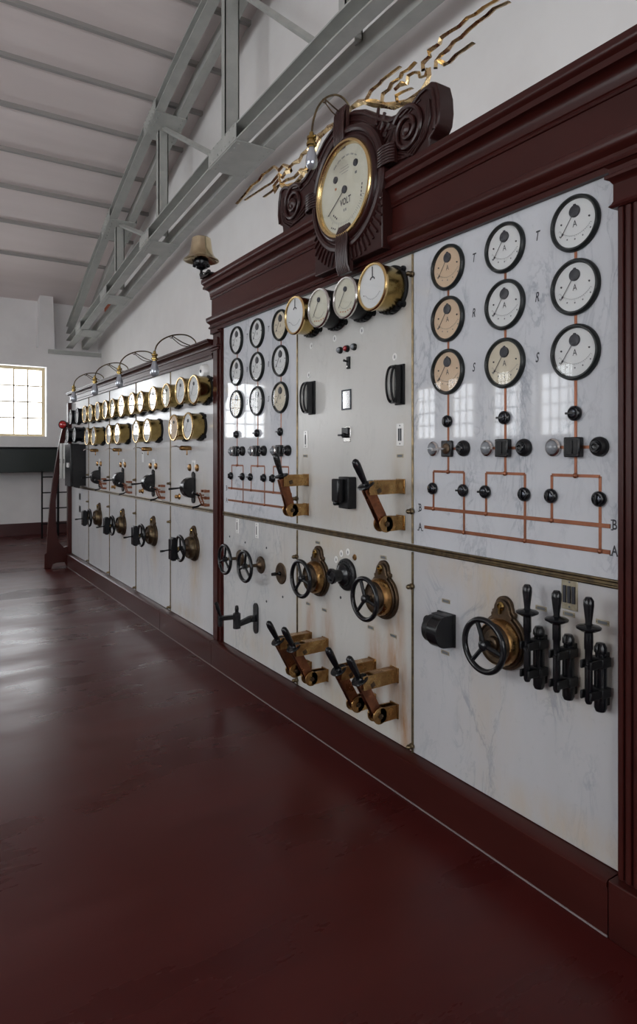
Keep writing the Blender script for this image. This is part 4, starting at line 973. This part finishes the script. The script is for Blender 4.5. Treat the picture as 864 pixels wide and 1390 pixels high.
# ---------------------------------------------------------------- gooseneck lamps
def gooseneck(path, drop, size=1.):
    t = empty('gooseneck_lamp')
    def smooth(pts, k=8):
        P_ = [Vector(p) for p in pts]; out = []
        for i in range(len(P_) - 1):
            p0, p1, p2, p3 = P_[max(i - 1, 0)], P_[i], P_[i + 1], P_[min(i + 2, len(P_) - 1)]
            for j in range(k):
                u = j / k; out.append(.5 * ((2 * p1) + (-p0 + p2) * u + (2 * p0 - 5 * p1 + 4 * p2 - p3) * u * u + (-p0 + 3 * p1 - 3 * p2 + p3) * u ** 3))
        out.append(P_[-1]); return out
    pts = smooth([(0, b, n) for n, b in path])
    mb = MB(); mb.tube(pts, .0058, 8); mb.lathe([(.022, 0), (.020, .008), (.010, .012), (.008, .03)], (0, path[0][1] - .004, path[0][0]), (0, 1, 0), 18); mb.obj('arm', 'rod', t)
    m_ = len(pts) // 2; q = pts[int(len(pts) * .55)]
    mb = MB(); a0 = Vector((0, path[0][1] + .0, path[0][0] + .03)); mid = (a0 + q) / 2 + Vector((.004, -.012, 0))
    mb.tube(smooth([a0, mid, q]), .0042, 6); mb.tube(smooth([a0, mid + Vector((-.010, -.022, .004)), q + Vector((-.004, -.012, 0))]), .0035, 6); mb.torus(q + Vector((0, -.012, .004)), .010, .003, (1, 0, 0), 16, 6); mb.obj('flex', 'castbronze', t)
    e = Vector((0, path[-1][1], path[-1][0]))
    mb = MB(); mb.lathe([(.008, .012), (.012, .006), (.012, -.008), (.024, -.014), (.025, -.026), (.018, -.030), (.020, -.044), (.027, -.048), (.027, -.058), (.018, -.062), (.018, -.070)], e, (0, 1, 0), 24)
    for s_ in (-1, 1): mb.cyl(e + Vector((s_ * .018, -.020, 0)), e + Vector((s_ * .038, -.020, 0)), .005, seg=8)
    mb.obj('socket', 'brass', t)
    mb = MB(); k = size; mb.lathe([(.014, -.062), (.016, -.075), (.022 * k, -.095 * k), (.031 * k, -.125 * k), (.035 * k, -.150 * k), (.033 * k, -.172 * k), (.024 * k, -.188 * k), (.008, -.196 * k), (0, -.197 * k)], e, (0, 1, 0), 28); mb.obj('bulb', 'bulb', t)
    return t
def low_lamp(): return gooseneck([(-.01, 0), (.01, .055), (.08, .088), (.18, .080), (.27, .040), (.325, -.015), (.345, -.075)], 0)
for i, s in enumerate((5.09, 6.10, 7.02, 8.03)):
    place('gl', low_lamp, P(s, 2.496), 'gooseneck lamp with silvery bulb over the ' + NM[i], 'lamp', 'gooseneck lamps on the low cornice')
r = gooseneck([(.0, 0), (.03, .07), (.09, .095), (.160, .065), (.215, .00), (.245, -.08), (.256, -.155)], 0, .93); r.location = P(2.86, 3.412, .0); tag(r, 'gooseneck lamp with silvery bulb in front of the big voltmeter', 'lamp')

# ---------------------------------------------------------------- pediment around the voltmeter
SC, ZC = 2.865, 2.990
pd = thing('pediment', 'carved dark mahogany scrolled pediment framing the big voltmeter', 'pediment', P(SC, 2.96))
halfp = [(0, 3.415), (.09, 3.405), (.19, 3.365), (.30, 3.29), (.40, 3.235), (.50, 3.218), (.58, 3.238), (.635, 3.262), (.68, 3.268), (.712, 3.25), (.73, 3.19), (.735, 3.12), (.725, 3.065), (.70, 3.035), (.672, 3.02), (.665, 2.99), (.665, 2.95)]
outl = [(a, z - 2.96) for a, z in halfp] + [(-a, z - 2.96) for a, z in halfp[::-1][:-1]]
mb = MB(); mb.prism(outl, -.040, .050); mb.obj('scroll_board', 'carved', pd, bevel=.006)
mb = MB()       # raised rim following the upper edge
for sg in (-1, 1): mb.tube([(sg * a * .965, (z - 2.96) - .020, .052) for a, z in halfp[:13]], .009, 8)
for sg in (-1, 1): mb.tube([(sg * a * .90, (z - 2.96) - .052, .050) for a, z in halfp[:9]], .0055, 8)
mb.obj('edge_bead', 'carved', pd)
CX = .06
mb = MB(); mb.prism([(x + CX, y) for x, y in [(-.305, -.355), (.305, -.355), (.305, .0), (.25, .10), (-.25, .10), (-.305, .0)]], -.02, .078); mb.obj('centre_block', 'carved', pd, bevel=.004)
mb = MB(); zc = ZC - 2.96
mb.lathe([(.325, .050), (.325, .080), (.315, .092), (.300, .096), (.288, .090), (.284, .080), (.275, .082), (.268, .096), (.258, .102), (.248, .100), (.244, .085), (.244, .06)], (CX, zc, 0), seg=72); mb.obj('dial_surround', 'carved', pd)
RAYS = [MB(), MB()]       # radiating flutes
for k in range(64):
    a = math.radians(k * 360 / 64 + 2.8); deg = math.degrees(a) % 360
    r1 = .40 if (200 < deg < 340) else (.375 if (20 < deg < 48 or 132 < deg < 160) else .33)
    ca, sa = math.cos(a), math.sin(a)
    if zc + r1 * sa < -.345: r1 = min(r1, (-.345 - zc) / sa)
    if abs(r1 * ca) > .305 and sa < 0: r1 = .305 / abs(ca)
    if r1 < .335: continue
    n_ = .080 if sa < .25 else .053
    RAYS[0 if sa > 0 else 1].tube([(CX + .322 * ca, zc + .322 * sa, n_), (CX + (r1 + .322) / 2 * ca, zc + (r1 + .322) / 2 * sa, n_ + .003), (CX + r1 * ca, zc + r1 * sa, n_)], .0065, 6)
for mb in RAYS: mb.obj('ray_carving', 'carved', pd)
for sg in (-1, 1):
    mb = MB()       # scale-like carved feathers beside the ring
    for j in range(3):
        for k in range(4 if sg > 0 else 3):
            a = math.radians(20 + k * 9 + j * 2); rr = .335 + j * .020
            mb.tube([(CX + sg * rr * math.cos(a), zc + rr * math.sin(a), .056 - j * .002), (CX + sg * (rr + .03) * math.cos(a + .05), zc + (rr + .03) * math.sin(a + .05), .052 - j * .002)], .0085, 6)
    mb.obj('feather_carving', 'carved', pd)
for sg in (-1, 1):
    mb = MB()       # volutes
    cx, cz = sg * .525, 3.115 - 2.96
    for (r0, r1, turns, rad, ph) in ((.022, .112, 2.0, .012, .6),):
        pts = []
        for i in range(61):
            u = i / 60; a = ph + turns * 2 * PI * (1 - u); r_ = r0 + (r1 - r0) * u
            pts.append((cx - sg * r_ * math.cos(a), cz + r_ * math.sin(a), .058))
        mb.tube(pts, rad, 8)
    mb.lathe([(.030, .05), (.028, .068), (.015, .078), (0, .08)], (cx, cz, 0), seg=24)
    for q in range(3):
        o_ = .012 + q * .026
        mb.tube([(sg * (.40 - q * .01), .05 + q * .03, .052), (sg * (.50 + o_), .035 - o_ * .2, .054), (sg * (.60 + o_ * .7), .075, .054), (sg * (.655 + q * .012), .15, .053), (sg * (.655 + q * .008), .23, .052)], .007, 6)
    mb.obj('volute', 'carved', pd)
def strap_mb(c, w, l, ang, n, curl=.0):
    mb = MB(); ca, sa = math.cos(ang), math.sin(ang)
    def T(u, v, h): return (c[0] + u * ca - v * sa, c[1] + u * sa + v * ca, h)
    for k in range(7):
        u = -w + 2 * w * (k + .5) / 7
        mb.tube([T(u, -l, n - .012), T(u, -l * .7, n + .004), T(u, 0, n + .010), T(u, l * .7, n + .004), T(u, l, n - .012)], w / 7 * 1.02, 8)
    V = [T(-w, -l, n - .03), T(w, -l, n - .03), T(w, l, n - .03), T(-w, l, n - .03), T(-w, -l, n - .008), T(w, -l, n - .008), T(w, l, n - .008), T(-w, l, n - .008)]
    mb.faces(V, [(0, 3, 2, 1), (4, 5, 6, 7), (0, 1, 5, 4), (1, 2, 6, 5), (2, 3, 7, 6), (3, 0, 4, 7)])
    return mb
strap_mb((.02, .36 + .0), .046, .115, 0, .090).obj('strap', 'strap', pd)
strap_mb((CX, -.285), .052, .125, 0, .100).obj('strap', 'strap', pd)
strap_mb((-.335 + CX, .075), .048, .062, math.radians(90), .088).obj('strap', 'carved', pd)
strap_mb((.335 + CX, .075), .048, .062, math.radians(90), .088).obj('strap', 'carved', pd)
# voltmeter
vm = thing('voltmeter', 'large round white voltmeter with polished brass rim set in the pediment', 'voltmeter', P(SC - CX, ZC, .075))
mb = MB(); mb.lathe([(.250, -.01), (.252, .02), (.246, .034), (.234, .036), (.226, .026), (.224, .010)], seg=80); mb.obj('bezel', 'polish', vm)
mb = MB(); mb.lathe([(0, .010), (.227, .010)], seg=64); mb.obj('dial', 'diali', vm, smooth=False)
mb = MB(); mb.text('VOLT', .050, (.005, -.062, .0104), 0, 0, .78, bold=.0012); mb.obj('unit_lettering', 'ink', vm, smooth=False)
mb = MB()
for k in range(31):
    th = math.radians(-150 + 125 * k / 30); r0, r1 = .165, (.190 if k % 5 == 0 else .178); w = .0010
    tx, ty = -math.sin(th) * w, math.cos(th) * w
    mb.poly([(r0 * math.cos(th) - tx, r0 * math.sin(th) - ty, .0108), (r1 * math.cos(th) - tx, r1 * math.sin(th) - ty, .0108), (r1 * math.cos(th) + tx, r1 * math.sin(th) + ty, .0108), (r0 * math.cos(th) + tx, r0 * math.sin(th) + ty, .0108)])
for k in range(22):
    th = math.radians(125 - 70 * k / 21); r0 = .175
    if k % 4 == 3: continue
    mb.box(r0 * math.cos(th) - .0025, r0 * math.cos(th) + .0025, r0 * math.sin(th) - .004, r0 * math.sin(th) + .004, .0104, .0108)
for (x0, x1, z) in ((-.04, .03, .12), (-.05, .04, .105), (-.03, .03, .09)): mb.box(x0, x1, z, z + .0015, .0104, .0108)
mb.box(-.012, -.004, -.112, -.098, .0104, .0108); mb.box(.004, .012, -.112, -.098, .0104, .0108)
mb.obj('scale_marks', 'inkgrey', vm, smooth=False)
mb = MB()
for k in range(4):
    th = math.radians(-28 - 0 + k * 5.5); 
    mb.box(.142 + k * .003 - .004, .142 + k * .003 + .004, -.075 + k * .018 - .006, -.075 + k * .018 + .006, .0104, .0108)
for k in range(3): mb.box(-.105 + k * .014 - .005, -.105 + k * .014 + .005, -.105 - k * .012 - .005, -.105 - k * .012 + .005, .0104, .0108); mb.box(-.125 + k * .016 - .005, -.125 + k * .016 + .005, -.165 - k * .008 - .004, -.165 - k * .008 + .004, .0104, .0108)
mb.obj('figures', 'ink', vm, smooth=False)
mb = MB(); mb.lathe([(.020, .010), (.020, .018), (.012, .022), (0, .022)], seg=24); mb.obj('hub', 'ink', vm)
for a, b in ((-.085, .078), (.098, .105)):
    mb = MB(); mb.lathe([(.018, .010), (.018, .016), (.014, .018), (0, .018)], (a, b, 0), seg=24); mb.lathe([(.006, .018), (0, .020)], (a, b, 0), seg=10); mb.obj('indicator_button', 'ink', vm)
    mb = MB(); mb.box(a - .008, a + .008, b - .055, b - .042, .0104, .0108); mb.obj('figures', 'inkred' if a < 0 else 'inkgrey', vm, smooth=False)
mb = MB(); mb.tube([(0, 0, .016), (-.150, -.096, .016)], .0018, 6); mb.obj('needle', 'ink', vm)
mb = MB(); mb.lathe([(.226, .030), (.12, .0315), (0, .032)], seg=64); mb.obj('glass_cover', 'glass', vm)

nest(vm, (('unit_lettering', 'dial'), ('scale_marks', 'dial'), ('figures', 'dial'), ('hub', 'needle')))
# gilded lightning bolts (shapes in metres from the pediment centre)
def W(px, py, n=0.):
    d = DW - n; u = px + 130.; c2 = 1 / (1 + TN * TN); s = d * (F / (u * c2) - TN); Z = d * TN * math.sqrt(c2) + s * math.sqrt(c2)
    return s, HC + (618 - py) * Z / F
def bolt(pts, wmax, label, taper=True):
    c0 = W(300 + pts[0][0] / 2.16, pts[0][1] / 2.16)
    mb = MB(); q = []
    for x, y in pts:
        s, z = W(300 + x / 2.16, y / 2.16); q.append(Vector((-(s - SC), z - 3.2)))
    # resample with a zigzag edge
    n = len(q); L_, R_ = [], []
    for i, p in enumerate(q):
        d = (q[min(i + 1, n - 1)] - q[max(i - 1, 0)]).normalized(); nr = Vector((-d.y, d.x)); t_ = i / (n - 1)
        w = wmax * 1.25 * (1 - .85 * t_ if taper else 1) * (1.0 if i % 2 else .7)
        L_.append(p + nr * w); R_.append(p - nr * w)
    for i in range(n - 1):
        a, b, c, d = L_[i], L_[i + 1], R_[i + 1], R_[i]; m0, m1 = (a + d) / 2, (b + c) / 2; h0, h1 = .012, .012
        mb.faces([(a.x, a.y, 0), (b.x, b.y, 0), (c.x, c.y, 0), (d.x, d.y, 0), (m0.x, m0.y, h0), (m1.x, m1.y, h1), (m0.x, m0.y, -h0), (m1.x, m1.y, -h1)],
                 [(0, 1, 5, 4), (4, 5, 2, 3), (0, 6, 7, 1), (6, 3, 2, 7)])
    return mb
lb = thing('lightning_ornament', 'gilded lightning bolts flashing right of the pediment over the cornice', 'ornament', P(SC, 3.2), 'gilded lightning ornaments')
for pts, w in (([(592, 205), (590, 185), (612, 165), (608, 150), (640, 128), (645, 110), (672, 92), (700, 75), (722, 52), (745, 42), (770, 22), (800, 5), (835, -18)], .016),
               ([(628, 200), (630, 180), (645, 160), (668, 142), (682, 122), (705, 108), (722, 90), (750, 66), (780, 45), (800, 25), (845, 5)], .015),
               ([(638, 178), (655, 188), (668, 184), (690, 160), (708, 148), (740, 125)], .010),
               ([(425, 293), (440, 265), (462, 248), (472, 236), (500, 214), (525, 195)], .013),
               ([(470, 300), (474, 275), (492, 262), (500, 244), (525, 228), (530, 214), (550, 203), (570, 182)], .014),
               ([(516, 298), (513, 280), (535, 268), (560, 258)], .012),
               ([(510, 262), (525, 246), (545, 245), (548, 222), (566, 212), (580, 213), (582, 228), (600, 222), (606, 200)], .013)):
    bolt(pts, w, '').obj('bolt', 'gold', lb, smooth=False)
bolt([(378, 318), (400, 303), (420, 298), (450, 303), (480, 309), (510, 310), (540, 300), (565, 288), (588, 265), (604, 240), (610, 222), (606, 205)], .016, '', False).obj('edging', 'gold', lb, smooth=False)
lb = thing('lightning_ornament', 'gilded lightning bolts flashing left of the pediment towards the bell', 'ornament', P(SC, 3.2), 'gilded lightning ornaments')
for pts, w in (([(300, 388), (285, 402), (262, 415), (255, 440), (238, 452), (230, 470), (212, 478), (200, 492), (182, 484), (170, 500), (155, 488), (140, 500), (122, 512), (112, 528), (90, 545), (72, 568), (45, 598)], .020),
               ([(205, 500), (190, 502), (180, 520), (168, 512), (150, 535), (128, 548), (108, 562), (70, 587)], .018),
               ([(255, 500), (230, 502), (215, 520), (190, 528), (168, 545), (150, 560), (125, 578)], .016),
               ([(165, 548), (158, 560), (155, 545), (170, 525), (178, 545), (195, 552), (215, 545), (232, 528)], .018)):
    bolt(pts, w, '').obj('bolt', 'gold', lb, smooth=False)
bolt([(335, 362), (310, 378), (290, 402), (275, 440), (258, 475), (240, 512), (215, 540), (190, 550), (175, 542)], .016, '', False).obj('edging', 'gold', lb, smooth=False)

# ---------------------------------------------------------------- bell
t = thing('bell', 'brass bell on a black bracket at the left end of the tall cornice', 'bell', P(4.72, 2.964, .05))
mb = MB(); mb.lathe([(0, .262), (.060, .261), (.072, .252), (.077, .22), (.084, .165), (.096, .125), (.118, .098), (.134, .088), (.136, .083), (.128, .082), (.108, .096), (.086, .13), (.074, .20), (.068, .245), (0, .248)], (-.0, .05, .05), (0, 1, 0), 48); mb.obj('bell_body', 'bellmetal', t)
mb = MB(); mb.lathe([(.0, .10), (.055, .095), (.058, .07), (.046, .045), (.040, .03), (.018, .02), (.010, .015), (.010, .0), (.016, -.02), (.010, -.04), (0, -.05)], (0, .045, .05), (0, 1, 0), 20)
for k in range(6): a = k * PI / 3; mb.lathe([(0, -.018), (.017, -.01), (.017, .01), (0, .018)], (.050 * math.cos(a), .097, .05 + .050 * math.sin(a)), (0, 1, 0), 10)
mb.cyl((0, 0, .05), (0, .29, .05), .009)
mb.obj('striker_works', 'black', t)
mb = MB(); mb.prism([(0, -.010), (.13, -.012), (.17, .0), (.15, .030), (.06, .012), (0, .008)], .040, .060); mb.tube([(0, .025, .05), (.04, .035, .05), (.09, .015, .045)], .004, 6); mb.box(.10, .17, -.002, .010, -.03, .06); mb.obj('bracket', 'black', t)

# seat every fitting on the marble face a hair deep, as its screws would pull it
for o in list(sc.objects):
    if o.parent is None and 'label' in o and abs(o.location.x) <= .0031 and o['category'] not in ('marble panel', 'cornice', 'plinth', 'pilaster', 'post', 'bracket', 'pediment', 'ornament', 'lamp', 'rail', 'voltmeter'):
        o.location.x += .0018
# ---------------------------------------------------------------- daylight
w = bpy.data.worlds.new('overcast_sky'); sc.world = w; w.use_nodes = True
bg = w.node_tree.nodes['Background']; bg.inputs[0].default_value = (.93, .965, 1.0, 1); bg.inputs[1].default_value = 7.5
sc.view_settings.view_transform = 'Standard'; sc.view_settings.look = 'None'; sc.view_settings.exposure = .14; sc.view_settings.gamma = 1.; sc.view_settings.use_curve_mapping = False
sc.cycles.use_denoising = True
sc.cycles.max_bounces = 12; sc.cycles.diffuse_bounces = 7; sc.cycles.glossy_bounces = 5; sc.cycles.transparent_max_bounces = 12
sc.cycles.sample_clamp_indirect = 8.
sc.cycles.caustics_reflective = False; sc.cycles.caustics_refractive = False
